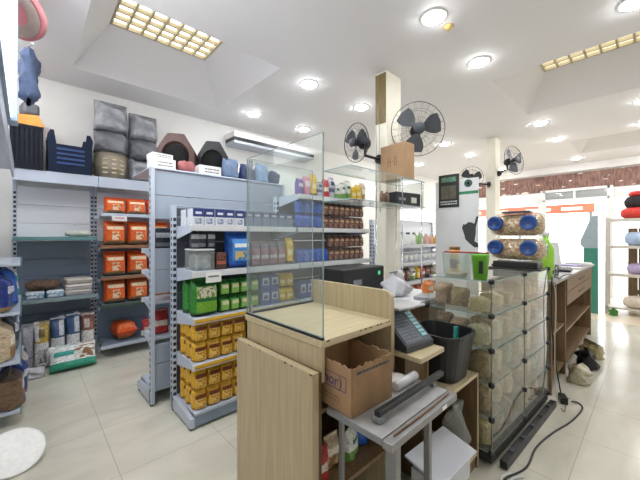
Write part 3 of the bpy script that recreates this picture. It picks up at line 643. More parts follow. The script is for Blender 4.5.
wall_bay('shelving_bay', 'wall shelving bay stacked with orange food bags', .606, 1.75, [(1.66, .42, STEELW), (1.29, .42, mat('rail_brown', s2l(150, 110, 84), .5, noise=.1)), (.93, .42, MATS['rail_brown']), (.61, .42, GRL), (.15, .44, STEELW)], GREYP)
wall_bay('shelving_bay', 'plain wall shelving bay hidden past the orange bags', 1.756, 2.95, [(1.39, .42, STEELW), (.75, .42, STEELW)], GREYP)
pr = bag(.222, .18, .27, ORANGE, 'food_bag', None, 'bag', 'orange food bags on the wall shelving', 41, None, (.1, .9, .12, .84, ORL)); u = []
prs = bag(.215, .16, .185, ORANGE, 'food_bag', None, 'bag', 'orange food bags on the wall shelving', 42, None, (.1, .9, .12, .84, ORL)); us = []
SN = {1.66: 'top shelf under canopy', 1.29: 'second shelf down', .93: 'third shelf down', .61: 'green edged shelf'}
for z in (1.66, 1.29, .93, .61):
    for i in range(4):
        q, w_ = (prs, .222) if z == 1.66 else (pr, .24)
        place(q, us if z == 1.66 else u, (.772 + w_ * i, WY - .29, z + .001), R.uniform(-.04, .04), 'orange dog food bag, %s, %s from the sacks bay' % (SN[z], ORD[i]))
o = place(pr, u, (.82, WY - .22, .252), 0, 'orange dog food bag lying flat on the lowest white shelf'); o.rotation_euler = (PI / 2 * 1.0, 0, .12); o.location = (.86, WY - .12, .268)
b_ = bag(.16, .12, .2, REDP, 'food_bag', 'red and white bag on lowest white shelf beside flat orange bag', 'bag', None, 61); b_.location = (1.14, WY - .33, .151)
t = thing('shelf_price_tag', 'white price card hung under the topmost orange bags', 'price card', (.80, WY - .432, 1.605)); MB().box(-.075, .075, -.002, 0, -.03, .028, .001).build('card', MATS['card_white'], t); MB().box(-.05, .05, -.0028, -.0022, -.004, .012).build('print_line', mat('print_pink', s2l(206, 150, 150), .6, noise=0), t)
# left bay goods
o = cushion((.44, WY - .24, 1.391), .24, .2, .07, mat('cream_wrap', s2l(206, 208, 196), .6, noise=.12, scale=14), 'crumpled cream wrapped pad on the teal edged shelf', .1, 'wrapped_pad', 'pad')
FUR = mat('brown_fur', s2l(108, 84, 72), .95, noise=.4, scale=30, bump=.8)
cushion((.14, WY - .23, .833), .30, .26, .095, FUR, 'furry brown pet bed on top of blue packs, middle shelf', 0, 'pet_bed', 'pet bed')
for i in range(2):
    b_ = MB().box(-.075, .075, -.12, .12, 0, .078, .02).build('pad_pack', pack('blue_pad_pack', (198, 208, 220), [(0, 1, .2, .6, (96, 150, 180))], blot=(.1, .9, .2, .8, (226, 230, 236), (110, 160, 186))), None, (.07 + .16 * i, WY - .25, .751)); tag(b_, 'pale blue pad pack under the brown pet bed, %s from shelf end' % ORD[i], 'pack', 'pale blue pad packs')
for i in range(3):
    b_ = MB().box(-.12, .12, -.12, .12, 0, .06, .018).build('folded_pad', pack('white_pad%d' % (i % 2), (226, 222, 218) if i % 2 else (206, 198, 190), [(0, 1, .35, .6, (170, 164, 158))]), None, (.43, WY - .24, .751 + .062 * i), .03 * i); tag(b_, 'folded pale pad pack beside brown pet bed, %s from the shelf up' % ORD[i], 'pack', 'folded pads on the middle shelf')
for i, (m_, nm, h_) in enumerate(((WBIG2, 'yellow topped white', .47), (WBIG, 'blue topped white', .50), (WBIG, 'navy topped white', .52), (WBIG3, 'brown topped white', .50))):
    b_ = bag(.125, .15, h_, m_, 'litter_sack', '%s sack standing on floor under pet mats, %s from shelf end' % (nm, ORD[i]), 'sack', 'white sacks under the wall shelving', 80 + i); b_.location = (.125 + .131 * i, WY - .26, .002)
b_ = bag(.1, .13, .46, pack('grey_sack', (176, 174, 184), [(0, 1, .3, .33, (130, 128, 140))]), 'litter_sack', 'plain grey sack standing at the end below pet mats', 'sack', None, 86); b_.location = (.012, WY - .26, .002)
b_ = bag(.40, .16, .24, TEALP, 'litter_bag', 'white bag with teal base leaning in front of the white sacks', 'bag', None, 87); b_.location = (.37, WY - .52, .012); b_.rotation_euler = (-.42, 0, .02)
b_ = bag_mb(.15, .12, .1, 88, .02, .5).build('small_sack', mat('white_sack', s2l(206, 206, 210), .6, noise=.12, scale=18), None, (.07, WY - .50, .002)); tag(b_, 'small crumpled white bag on floor beside the teal based bag', 'bag')
# ---- on the canopy
ZC = 2.076
t = thing('pet_carrier', 'dark slatted pet carrier with orange lid on wall shelving corner', 'carrier', (.01, WY - .235, ZC))
def slat_shell(mb, w, d, h, n, th=.012):
    for k in range(n):
        x = -w / 2 + w * (k + .5) / n
        mb.box(x - w / n * .32, x + w / n * .32, -d / 2, -d / 2 + th, .03, h - .03)
    mb.box(-w / 2, w / 2, -d / 2 + th, d / 2, 0, h, .02).box(-w / 2, w / 2, -d / 2 - .003, -d / 2 + th, 0, .03).box(-w / 2, w / 2, -d / 2 - .003, -d / 2 + th, h - .03, h); return mb
slat_shell(MB(), .25, .32, .44, 7).build('carrier_body', mat('navy_plastic', s2l(24, 28, 40), .6, noise=.1, spec=.2), t)
MB().prism([(-.13, 0), (.13, 0), (.09, .11), (-.09, .09)], -.16, .16).build('lid', mat('orange_plastic', s2l(222, 150, 62), .45, noise=.1), t).location = (0, 0, .442)
MB().tube([(-.06, 0, .53), (-.05, 0, .56), (.05, 0, .56), (.06, 0, .53)], .01).build('handle', BLACK, t)
tag(MB().box(-.07, .07, -.08, .08, 0, .13, .03).build('storage_tub', mat('slate_plastic', s2l(92, 98, 104), .5, noise=.1), None, (.03, WY - .22, 2.647), .2), 'small slate grey tub on top of the orange lidded carrier', 'tub')
t = thing('dog_basket', 'navy blue plastic dog basket with raised ends on wall shelving', 'dog basket', (.357, WY - .23, ZC))
NB = mat('blue_plastic', s2l(20, 32, 56), .6, noise=.08, spec=.2)
m = MB(); m.prism([(-.17, 0), (.17, 0), (.195, .38), (.17, .44), (.14, .44), (.12, .30), (-.12, .30), (-.14, .44), (-.17, .44), (-.195, .38)], -.16, -.14); m.prism([(-.17, 0), (.17, 0), (.195, .38), (.17, .44), (.14, .44), (.12, .34), (-.12, .34), (-.14, .44), (-.17, .44), (-.195, .38)], .14, .16)
m.box(-.19, -.165, -.14, .14, 0, .40, .004).box(.165, .19, -.14, .14, 0, .40, .004).box(-.165, .165, -.14, .14, 0, .02); m.build('basket_shell', NB, t)
for k in range(4): MB().box(-.118, .118, -.166, -.1605, .09 + .05 * k, .11 + .05 * k, .002).build('side_rib', mat('blue_rib', s2l(28, 66, 124), .4, noise=.05), t)
def wrapped_stack(loc, w, d, hs, label, holes):
    t = thing('pet_bed_stack', label, 'pet beds', loc); z = 0
    bm_ = mat('beige_plastic', s2l(150, 140, 124), .5, noise=.08); gm = mat('grey_film', s2l(150, 152, 158), .18, noise=.35, scale=9, bump=.6); gm2 = mat('grey_film_dark', s2l(108, 110, 116), .2, noise=.35, scale=8, bump=.6)
    for i, h in enumerate(hs):
        if holes and i == 0:
            MB().lathe([(0, 0), (w * .42, 0), (w * .5, h * .55), (w * .46, h), (0, h)], 26, (0, 0, 0), 0, None, 1, d / w).build('plastic_bed', bm_, t)
            for cx in (-.22, .02, .24):
                for kz in range(4):
                    a = -PI / 2 + cx * 2.2; x = math.cos(a) * w * .5 * .97; y = math.sin(a) * d * .5 * .97
                    M = Matrix.Translation((x, y, h * (.18 + .17 * kz))) @ Matrix.Rotation(a + PI / 2, 4, 'Z')
                    MB().box(-.022, .022, -.014, .012, 0, .012, 0, 0, M).build('air_slot', mat('slot_cream', s2l(214, 200, 170), .6, noise=0), t)
        else:
            b = bag_mb(w * (1.02 - .02 * i), d, h * 1.02, 90 + i + len(hs) * 3, .05, .58, 14, 16); b.v = [(x, y, zz + z) for x, y, zz in b.v]; b.build('film_wrap', gm if (i + len(hs)) % 2 else gm2, t)
        z += h
    return t
wrapped_stack((.748, WY - .21, ZC), .345, .34, (.30, .27, .34), 'taller stack of grey film wrapped pet beds beside blue dog basket', True)
wrapped_stack((1.095, WY - .21, ZC), .325, .32, (.28, .26, .31), 'shorter stack of grey film wrapped pet beds beside pale cartons', False)

# ------------------------------------------------------------------ SIDE SHELVING at the left edge (along Y)
t = thing('side_shelving', 'white side wall shelving with blue and brown bags at the edge', 'shelving', (X0 + .02, 0, 0))
for y in (2.2, 3.17, 4.15): MB().box(.0, .04, y, y + .03, 0, 2.09, .002).build('upright', STEELW, t)
MB().box(.01, .03, 2.23, 3.17, 1.0, 1.95).build('back_panel', GONDP, t); MB().box(.01, .03, 3.20, 4.15, .12, 1.95).build('back_panel', GONDP, t)
MB().box(.04, .38, 1.25, 4.18, 2.03, 2.06, .002).build('canopy_top', STEELW, t); MB().box(.385, .40, 1.25, 4.18, 1.96, 2.09, .002).build('canopy_fascia', STEELW, t)
for z in (.12, .48, .84, 1.2): so = MB().box(.04, .45, 3.20, 4.15, z - .02, z, .002).build('shelf', STEELW, t); MB().box(.451, .458, 3.2, 4.15, z - .035, z + .002).build('price_rail', TEAL, so)
kinds = [(NAVY, 'navy blue'), (KIB, 'brown and purple'), (BLU, 'bright blue'), (GYB, 'grey banded'), (BGE, 'beige'), (DKP, 'charcoal'), (TEALP, 'white and teal')]
for zi, z in enumerate((.12, .48, .84)):
    for i in range(4):
        m_, nm = kinds[([1, 0, 4, 3], [4, 5, 3, 0], [0, 2, 0, 6])[zi][i]]
        b_ = bag(.22, .16, .27 + .02 * (i % 3), m_, 'food_bag', '%s bag on %s side shelf, %s from the near post' % (nm, ('lowest', 'second', 'third')[zi], ORD[i]), 'bag', 'bags along the side shelving', 100 + 10 * zi + i)
        b_.location = ((-.085, -.14, -.15)[zi] + .02 * (i % 2), 3.325 + .235 * i, z + .001); b_.rotation_euler = (0, 0, PI / 2)
t = thing('lightbox_sign', 'glowing white lightbox with blue grey end standing on side shelving', 'lightbox', (-.115, 0, 2.092))
FB = mat('frame_blue_grey', s2l(150, 168, 188), .4, noise=.03)
MB().box(-.05, .05, 1.30, 2.64, .0, 1.0, .004).build('case_frame', FB, t); MB().box(-.05, .08, 2.6405, 2.76, 0, 1.0, .004).build('end_post', FB, t)
MB().box(.0505, .055, 1.32, 2.636, .02, .98).build('lit_face', BOXL, t)
t = thing('cat_bed', 'round beige cat bed with pink rim high above side shelving', 'pet bed', at_y(24, 6, 3.15) - Vector((0, 0, .06)))
Mx = Matrix.Rotation(-.75, 4, 'Z') @ Matrix.Rotation(PI / 2 + .55, 4, 'X') @ Matrix.Scale(.72, 4)
MB().lathe([(0, .0), (.20, .0), (.22, .05), (.20, .1), (0, .07)], 30, (0, 0, 0), 0, Mx).build('bed_cushion', mat('beige_plush', s2l(150, 134, 126), .9, noise=.1), t)
MB().lathe([(.208, .0), (.23, .02), (.235, .06), (.222, .09), (.210, .085)], 30, (0, 0, 0), 0, Mx).build('rim', mat('pink_plush', s2l(166, 104, 108), .9, noise=.1), t)
MB().tube([(0, .03, .08), (0, .03, CZ - .002 - t.location.z)], .004).build('hanging_cord', MGREY, t)
t = thing('hanging_coat', 'dark blue dog coat hanging above the orange lidded carrier', 'garment', (.02, 3.62, 2.53))
bag_mb(.24, .10, .42, 131, .03, .8).build('cloth', mat('denim', s2l(74, 88, 118), .9, noise=.35, scale=16), t, (0, 0, 0), PI / 2)
MB().tube([(0, 0, .42), (0, 0, .47), (.03, 0, .50), (0, 0, .54), (0, 0, .648)], .004).build('hook', CHROME, t)

# ------------------------------------------------------------------ AIR CURTAIN
t = thing('air_curtain', 'long white wall air curtain with black intake band', 'air curtain', (2.34, Y1 - .002, 2.84))
MB().box(0, 1.65, -.30, 0, .10, .19, .008).build('housing', WHITE, t); MB().box(.002, 1.648, -.296, 0, .045, .099, .003).build('intake_band', BLACK, t); MB().box(0, 1.65, -.30, 0, 0, .044, .006).build('outlet', mat('outlet_grey', s2l(170, 176, 184), .5, noise=.03), t)

# ------------------------------------------------------------------ OAK COUNTER with glass guard
t = thing('oak_counter', 'light oak cash counter with raised top and open shelves', 'counter', (.85, .926, 0))
W_, D_ = .55, .61
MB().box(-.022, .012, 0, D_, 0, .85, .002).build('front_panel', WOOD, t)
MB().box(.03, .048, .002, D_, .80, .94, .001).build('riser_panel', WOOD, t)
MB().box(.0125, .0295, .002, D_, .0, .845).build('inner_panel', WOOD_SHADE, t)
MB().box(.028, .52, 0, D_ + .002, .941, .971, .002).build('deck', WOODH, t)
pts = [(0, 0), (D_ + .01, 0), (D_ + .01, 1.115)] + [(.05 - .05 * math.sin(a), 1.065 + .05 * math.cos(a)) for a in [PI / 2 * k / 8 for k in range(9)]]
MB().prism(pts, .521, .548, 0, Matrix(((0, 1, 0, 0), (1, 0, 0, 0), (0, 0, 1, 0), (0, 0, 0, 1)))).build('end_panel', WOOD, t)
MB().box(.03, .52, D_ - .02, D_, 0, .94).build('rear_panel', WOOD_SHADE, t)
MB().box(.031, .519, .005, D_ - .022, .672, .69, .001).build('shelf', WOOD_SHADE, t)
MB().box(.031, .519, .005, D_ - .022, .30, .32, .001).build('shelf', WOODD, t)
# chipped dark spots along deck edge
cp = MB(); rr = random.Random(5)
for k in range(9): x = .05 + .47 * rr.random(); cp.box(x, x + rr.uniform(.006, .016), -.0012, .0002, .962, .968)
for k in range(7): y = D_ * rr.random(); cp.box(-.0232, -.0218, y, y + rr.uniform(.006, .02), .843, .849)
cp.build('chipped_edge', mat('chip_brown', s2l(92, 66, 44), .9, noise=0), t)
t = thing('glass_guard', 'tall clear glass guard standing on the oak counter', 'glass guard', (.884, .928, .972))
gm_ = [GLASS, GEDGE]
def pane(xa, xb, ya, yb, za, zb, name, par, glass=GLASS, edge=GEDGE, loc=(0, 0, 0)):
    m = MB(); dx, dy, dz = xb - xa, yb - ya, zb - za; thin = min(range(3), key=lambda i: (dx, dy, dz)[i])
    vs = [(x, y, z) for x in (xa, xb) for y in (ya, yb) for z in (za, zb)]
    for f, ax in zip([(0, 1, 3, 2), (4, 6, 7, 5), (0, 4, 5, 1), (2, 3, 7, 6), (0, 2, 6, 4), (1, 5, 7, 3)], (0, 0, 1, 1, 2, 2)): m.add([vs[i] for i in f], [(0, 1, 2, 3)], 0 if ax == thin else 1)
    return m.build(name, [glass, edge], par, loc)
pane(0, .008, 0, .602, .012, .852, 'front_pane', t); pane(.012, .48, .594, .602, .012, .852, 'side_pane', t)
MB().box(-.003, .011, 0, .602, 0, .011).build('base_seal', BLACK, t); MB().box(.0115, .48, .590, .605, 0, .011).build('base_seal', BLACK, t)
for z in (.012, .80): MB().box(.0085, .02, .57, .5935, z, z + .04, .002).build('corner_clip', CHROME, t)

# open cardboard box
t = thing('cardboard_box', 'open torn cardboard box half inside the oak counter', 'box', (1.042, .92, .7015), -.04)
bw, bd, bh = .25, .26, .19
MB().box(-bw / 2, bw / 2, -bd / 2, bd / 2, 0, .004).build('box_base', CARDD, t)
def torn(n, seed, h, x0, x1):
    q = random.Random(seed); return [(x0, 0), (x1, 0)] + [(x1 + (x0 - x1) * k / n, h + q.uniform(-.008, .006)) for k in range(n + 1)]
YS = Matrix(((0, 1, 0, 0), (1, 0, 0, 0), (0, 0, 1, 0), (0, 0, 0, 1)))
w1 = MB().prism(torn(26, 1, bh, -bw / 2, bw / 2), -bd / 2 - .004, -bd / 2 - .0002).build('box_wall', CARDD, t)
MB().prism(torn(26, 2, bh, -bw / 2, bw / 2), bd / 2 + .0002, bd / 2 + .004).build('box_wall', CARD, t)
w3 = MB().prism(torn(26, 3, bh, -bd / 2, bd / 2), -bw / 2 - .004, -bw / 2 - .0002, 0, YS).build('box_wall', CARD, t)
MB().prism(torn(26, 4, bh, -bd / 2, bd / 2), bw / 2 + .0002, bw / 2 + .004, 0, YS).build('box_wall', CARD, t)
PURP = mat('print_purple', s2l(84, 66, 120), .7, noise=.1)
text('nor)', .062, PURP, w3, (-bw / 2 - .0052, -.028, .115), (PI / 2, 0, -PI / 2))
fr = MB()
for (a, b, c_, d_) in ((-.105, .045, .085, .087), (-.105, .045, .143, .145), (-.105, -.103, .085, .145), (.043, .045, .085, .145)): fr.box(-bw / 2 - .0056, -bw / 2 - .0045, a, b, c_, d_)
fr.build('printed_frame', PURP, w3)
fr = lines(MB(), 0, 2, -.06, .07, .035, .016, .005, R); fr.v = [(-bw / 2 - .0048 + y, -x, z) for x, y, z in fr.v]; fr.build('printed_lines', mat('print_faint', s2l(140, 104, 80), .8, noise=0), w3)
fr = lines(MB(), -bd / 2 - .0044, 1, -.10, .10, .158, .02, .010, R); fr.build('printed_lines', PRN, w1)
# clutter on the counter's inner shelf
for i, (m_, nm) in enumerate(((REDP, 'red'), (BGE, 'beige'), (WHP, 'green and white'), (BLU, 'blue'))):
    b_ = bag(.09, .06, .14, m_, 'snack_packet', '%s packet on inner counter shelf below cardboard box, %s along' % (nm, ORD[i]), 'packet', 'packets inside the oak counter', 140 + i); b_.location = (.945 + .105 * i, 1.02 + .03 * (i % 2), .321); b_.rotation_euler = (0, 0, .3 * (i % 3) - .3)

# ------------------------------------------------------------------ STEEL WRAPPING TABLE
t = thing('wrapping_table', 'grey steel film wrapping table in front of oak counter', 'wrapping table', (.9, .615, 0))
MB().box(0, .50, .03, .30, .682, .70, .003).build('table_plate', STEEL, t)
MB().box(-.005, .505, -.012, .028, .668, .697, .004).build('front_rail', ALU, t)
MB().box(-.006, 0 - .001, .028, .30, .676, .70, .002).build('side_rail', MGREY, t)
MB().box(.115, .15, .05, .10, .04, .681, .004).build('leg', ALU, t); MB().box(.465, .49, .10, .13, .04, .681, .003).build('leg', ALU, t); MB().box(.05, .066, .265, .285, .04, .681, .002).build('leg', ALU, t); MB().box(.46, .476, .265, .285, .04, .681, .002).build('leg', ALU, t)
MB().box(.04, .50, .05, .10, .0, .04, .004).build('foot_bar', DGREY, t)
sb = MB().box(.06, .58, .085, .110, .722, .744, .003).build('sealing_bar', BLACK, t); MB().box(.055, .085, .08, .12, .701, .7215, .003).build('bar_hinge', MGREY, t); MB().box(.47, .495, .08, .12, .701, .7215, .003).build('bar_hinge', MGREY, t)
MB().tube([(.04, .01, .7005), (.3, .008, .701), (.47, .012, .7005)], .004).build('cutting_wire', mat('worn_copper', s2l(120, 92, 70), .5, .3, noise=.2), t)
MB().box(.36, .40, -.0135, -.0122, .674, .69).build('rating_label', MATS['card_white'], t)
tag(MB().cyl((1.21, .80, .722), (1.385, .80, .722), .02, .02, 20).cyl((1.209, .80, .722), (1.386, .80, .722), .008, .012, 12).build('film_roll', mat('film_white', s2l(208, 210, 212), .25, noise=.05)), 'white film roll on steel table behind black sealing bar', 'film roll')
tag(MB().box(-.07, .07, -.05, .05, 0, .012, .003).build('notepad', mat('paper_white', s2l(226, 226, 222), .7, noise=.03), None, (1.29, .885, .7012), .2), 'small white notepad at the back of the steel table', 'notepad')

# ------------------------------------------------------------------ SCALE STAND, LABEL SCALE, LOW CUBBY, BIN
t = thing('scale_stand', 'oak stand carrying the label scale beside oak counter', 'stand', (1.405, .778, 0))
MB().box(0, .245, 0, .52, .775, .80, .002).build('stand_top', WOODH, t); MB().box(.225, .245, .09, .52, .0, .774, .001).build('side_panel', WOODD, t); MB().box(0, .018, .16, .52, .0, .774, .001).build('side_panel', WOOD_SHADE, t); MB().box(.0185, .2245, .10, .115, .60, .774, .001).build('apron', WOOD_SHADE, t); MB().box(.0185, .2245, .50, .515, .0, .774).build('back_panel', WOOD_SHADE, t)
t = thing('label_scale', 'black label printing scale with keypad tilted towards the cashier', 'scale', (1.412, .862, .8012), -.13)
SWD = .225
MB().prism([(0, 0), (.23, 0), (.23, .10), (.195, .162), (.17, .167), (0, .03)], 0, SWD, 0, YS).build('scale_body', DGREY, t)
AK = math.atan2(.137, .17); MK = Matrix.Translation((0, 0, .0318)) @ Matrix.Rotation(AK, 4, 'X')
k_ = MB().box(.010, SWD - .010, .008, .210, 0, .003, .001, 0, MK).build('keypad', mat('keypad_film', s2l(84, 90, 100), .35, noise=.1, scale=60), t)
ks = MB()
for i in range(9):
    for j in range(7): ks.box(.020 + .0185 * j, .034 + .0185 * j, .020 + .0195 * i, .034 + .0195 * i, .0032, .0040, 0, 0, MK)
ks.build('key_print', mat('key_grey', s2l(120, 128, 140), .5, noise=.2, scale=50), k_)
for i in range(7): MB().box(.162, .205, .035 + .024 * i, .053 + .024 * i, .0032, .0046, .0005, 0, MK).build('display_key', mat('key_pale', s2l(150, 206, 216), .4, noise=.05), k_)
MB().box(.0, SWD, .05, .225, .205, .218, .004).build('weighing_plate', STEEL, t); MB().box(.08, .14, .196, .225, .12, .2045).build('plate_post', BLACK, t)
t = thing('low_cubby', 'low open oak cubby under the black bin', 'cubby', (1.405, .734, 0))
MB().box(.252, .60, 0, .40, .55, .57, .002).build('cubby_top', WOODH, t); MB().box(.582, .60, 0, .40, .0, .549, .001).build('side_panel', WOOD_SHADE, t); MB().box(.582, .60, -.0022, -.0002, 0, .57).build('unshaded_edge', WOOD, t); MB().box(.252, .581, .38, .40, .105, .549).build('back_panel', WOOD_SHADE, t); MB().box(.0, .581, 0, .12, .075, .10, .002).build('base_board', WOODH, t); MB().box(.252, .581, .1205, .379, .075, .10, .001).build('base_board', WOODH, t)  # side and back panels carry painted shade; the front edge keeps plain oak
MB().box(.0, .581, .01, .025, 0, .074).build('plinth', WOODD, t)
t = thing('waste_bin', 'black open bin holding cardboard on the low oak cubby', 'bin', (1.836, .888, .571))
def rrect(w, d, r, n=5):
    o = []
    for sx, sy, a0 in ((1, 1, 0), (-1, 1, PI / 2), (-1, -1, PI), (1, -1, 1.5 * PI)):
        for k in range(n): a = a0 + PI / 2 * k / (n - 1); o.append((sx * (w / 2 - r) + r * math.cos(a), sy * (d / 2 - r) + r * math.sin(a)))
    return o
def tub_mb(layers):
    m = MB(); vs = []; n = 20
    for w, d, z in layers: vs += [(x, y, z) for x, y in rrect(w, d, min(w, d) * .28)]
    fs = [(i * n + k, i * n + (k + 1) % n, (i + 1) * n + (k + 1) % n, (i + 1) * n + k) for i in range(len(layers) - 1) for k in range(n)] + [tuple(range(n))[::-1], tuple((len(layers) - 1) * n + k for k in range(n))]
    return m.add(vs, fs)
tub_mb([(.24, .25, 0), (.318, .328, .25), (.335, .34, .252), (.335, .34, .268), (.305, .312, .268), (.23, .24, .012)]).build('bin_body', BLACK, t)
tag(MB().box(-.062, .062, -.066, .066, 0, .19, .004).build('cardboard_scrap', CARDD, None, (1.81, .91, .585), .3), 'brown folded cardboard inside the black bin', 'cardboard')

o = tag(MB().box(-.016, .016, -.012, .012, 0, .255, .006).build('brush_handle', mat('teal_plastic', s2l(44, 140, 132), .4, noise=.05)), 'teal handle sticking out of the black bin', 'handle'); o.location = (1.902, .835, .590); o.rotation_euler = (-.02, .16, 0)
t = thing('flat_carton', 'flat white carton lying tilted in the low cubby below steel table', 'carton', (1.59, .765, .1015), -.05)
MB().box(-.165, .165, -.075, .075, 0, .125, .004).build('carton_body', mat('white_card2', s2l(206, 208, 214), .5, noise=.03), t)
MB().box(-.19, .19, -.10, .10, 0, .012, .002, 0, Matrix.Translation((0, 0, .152)) @ Matrix.Rotation(.24, 4, 'X')).build('lid', mat('lid_paper', s2l(216, 220, 230), .45, noise=.02), t)
o = bag_mb(.12, .10, .30, 150, .03, .5).build('plastic_bag', FILM, None, (1.895, .82, .1015), .2); tag(o, 'crumpled clear plastic bag beside flat white carton below table', 'plastic bag')
t = thing('spray_bottle', 'small teal bottle with white cap beside the flat carton', 'bottle', (1.36, .84, .0005)); MB().lathe([(0, 0), (.022, 0), (.024, .06), (.012, .08), (0, .08)], 16).build('bottle_body', MATS['teal_plastic'], t); MB().lathe([(0, .081), (.013, .081), (.012, .105), (0, .106)], 14).build('cap', MATS['lid_white'], t)

# ------------------------------------------------------------------ BACK WORKTOP, BLACK BOX, GLASS RACK BY THE PILLAR
t = thing('back_counter', 'pale work counter behind the oak counter and scale', 'counter', (1.68, 1.135, 0))
MB().box(0, .86, 0, .76, .90, .93, .003).build('worktop', mat('grey_laminate', s2l(206, 208, 210), .35, noise=.03), t); MB().box(.03, .83, .04, .74, .0, .899, .002).build('cabinet_body', WOODD, t)
t = thing('receipt_printer', 'black electronic unit with small green light behind oak counter', 'device', (1.96, 1.70, .9312))
MB().box(-.26, .26, -.13, .13, .02, .22, .012).build('housing', BLACK, t); MB().box(-.24, .24, -.12, .12, 0, .019).build('base', DGREY, t)
MB().box(.17, .20, -.1325, -.1305, .15, .18, .002).build('green_display', mat('green_led', (.05, .3, .12), .4, noise=0, emit=(.1, .9, .35), es=.35), t); MB().box(-.14, -.04, -.1315, -.1305, .09, .13).build('panel_label', MGREY, t)
tag(bag_mb(.20, .15, .19, 330, .045, .35).build('plastic_bag', mat('plastic_white', s2l(214, 216, 222), .3, noise=.1, scale=20), None, (2.14, 1.40, .9312), .3), 'crumpled white plastic bag on pale work counter beside scale', 'plastic bag')
b_ = bag(.11, .07, .11, pack('orange_snack', (226, 130, 60), [(.1, .9, .4, .65, (246, 224, 190))]), 'snack_packet', 'orange packet standing on the pale work counter past the scale', 'packet', None, 152); b_.location = (2.34, 1.24, .9312)
tag(MB().box(-.11, .11, -.07, .07, 0, .022, .004).build('ledger_book', mat('ledger_grey', s2l(150, 152, 156), .5, noise=.05), None, (2.22, 1.18, .9312), .2), 'flat grey ledger lying on work counter beside orange packet', 'book')
t = thing('glass_rack', 'clear glass shelf rack beside the front pillar carrying a carton', 'glass rack', (1.85, 1.62, 0))
for z in (1.69, 1.95): pane(0, 1.15, 0, .32, z, z + .008, 'glass_shelf', t, GLASSS)
pane(1.138, 1.146, .014, .306, 1.699, 1.949, 'side_pane', t, GLASSS)
for x in (.74, 1.10):
    for y in (.008, .312): MB().cyl((x, y, 0), (x, y, 1.689), .006, .006, 10).cyl((x, y, 1.6985), (x, y, 1.9495), .006, .006, 10).build('rack_post', CHROME, t)
t = thing('shipping_box', 'closed brown cardboard carton on the top glass shelf by pillar', 'box', (0, 0, 0))
p1 = at_y(406, 182, 1.66)
t.location = (p1.x + .05, 1.78, 1.9585); t.rotation_euler = (0, 0, -.10)
bx = MB().box(-.10, .06, -.15, .145, 0, .35, .002).build('carton_body', CARD, t)
MB().box(-.08 - .021, .061, -.006, .006, .3503, .3512).build('tape', mat('tape_tan', s2l(190, 160, 120), .3, noise=.03), t)
ms = MB()
for (y0_, y1_, z0_, z1_) in ((-.06, -.054, .13, .23), (-.04, -.034, .13, .23), (-.025, .0, .175, .182), (.015, .021, .13, .23), (.045, .051, .13, .23), (.021, .045, .175, .182)): ms.box(-.1015, -.1004, y0_, y1_, z0_, z1_)
ms.build('printed_marks', mat('print_brown', s2l(120, 88, 60), .8, noise=0), t)
MB().box(.0604, .0612, -.14, -.09, .03, .12).build('shipping_label', MATS['card_white'], t)
t = thing('card_terminal', 'black device with pale label on the lower glass shelf', 'device', (2.78, 1.76, 1.6985), -.15); MB().box(-.18, .18, -.1, .1, 0, .13, .01).build('housing', BLACK, t); MB().box(.03, .11, -.1025, -.1003, .03, .085).build('label_plate', mat('plate_pale', s2l(190, 200, 190), .5, noise=.05), t); MB().box(-.15, -.05, -.1018, -.1003, .05, .075).build('brand_strip', MGREY, t)
for i in range(2): tag(MB().lathe([(0, 0), (.022, 0), (.022, .09), (.013, .105), (.013, .12), (0, .12)], 14).build('small_bottle', mat('amber_small', s2l(120, 96, 80), .3, noise=.1), None, (2.42 + .08 * i, 1.74, 1.6985)), 'small brownish bottle on the lower glass shelf, %s from black device' % ORD[1 - i], 'bottle', 'small bottles on the glass rack')

# ------------------------------------------------------------------ GLASS DISPLAY CASE
CX0, CX1, CY0, CY1, CH = 2.04, 3.20, .635, 1.06, 1.125
t = thing('display_case', 'glass cube display case filled with treat bags', 'display case', (CX0, CY0, 0))
L, D = CX1 - CX0, CY1 - CY0; LV = [.09, .297, .504, .711, .918, CH]
MB().box(.0, L, .0, D, .03, .078, .003).build('base_plinth', mat('base_dark', s2l(52, 48, 42), .6, noise=.1), t)
for z in LV: pane(.006, L - .006, .006, D - .006, z - .006, z, 'glass_shelf', t, GLASSC)
for a, b in zip(LV[:-1], LV[1:]):
    zz0, zz1 = a + .004, b - .008
    for k in range(2): pane(.012 + k * L / 2, L / 2 - .012 + k * L / 2, -.001, .003, zz0, zz1, 'front_pane', t, GLASSC)
    pane(-.001, .003, .012, D - .012, zz0, zz1, 'end_pane', t, GLASSC); pane(L - .003, L + .001, .012, D - .012, zz0, zz1, 'end_pane', t, GLASSC); pane(L / 2 - .002, L / 2 + .002, .012, D - .012, zz0, zz1, 'divider_pane', t, GLASSC)
for x in (0, L / 2, L):
    for z in LV:
        MB().lathe([(0, -.016), (.016, -.014), (.019, 0), (.016, .014), (0, .016)], 12, (x, 0, z)).build('corner_clip', BLACK, t)
        if x != L / 2: MB().lathe([(0, -.016), (.016, -.014), (.019, 0), (.016, .014), (0, .016)], 12, (x, D, z)).build('corner_clip', BLACK, t)
for x in (0, L / 2, L): MB().box(x - .003, x + .003, -.003, .002, .09, CH).build('edge_strip', mat('edge_smoke', s2l(112, 108, 92), .3, noise=.05), t)
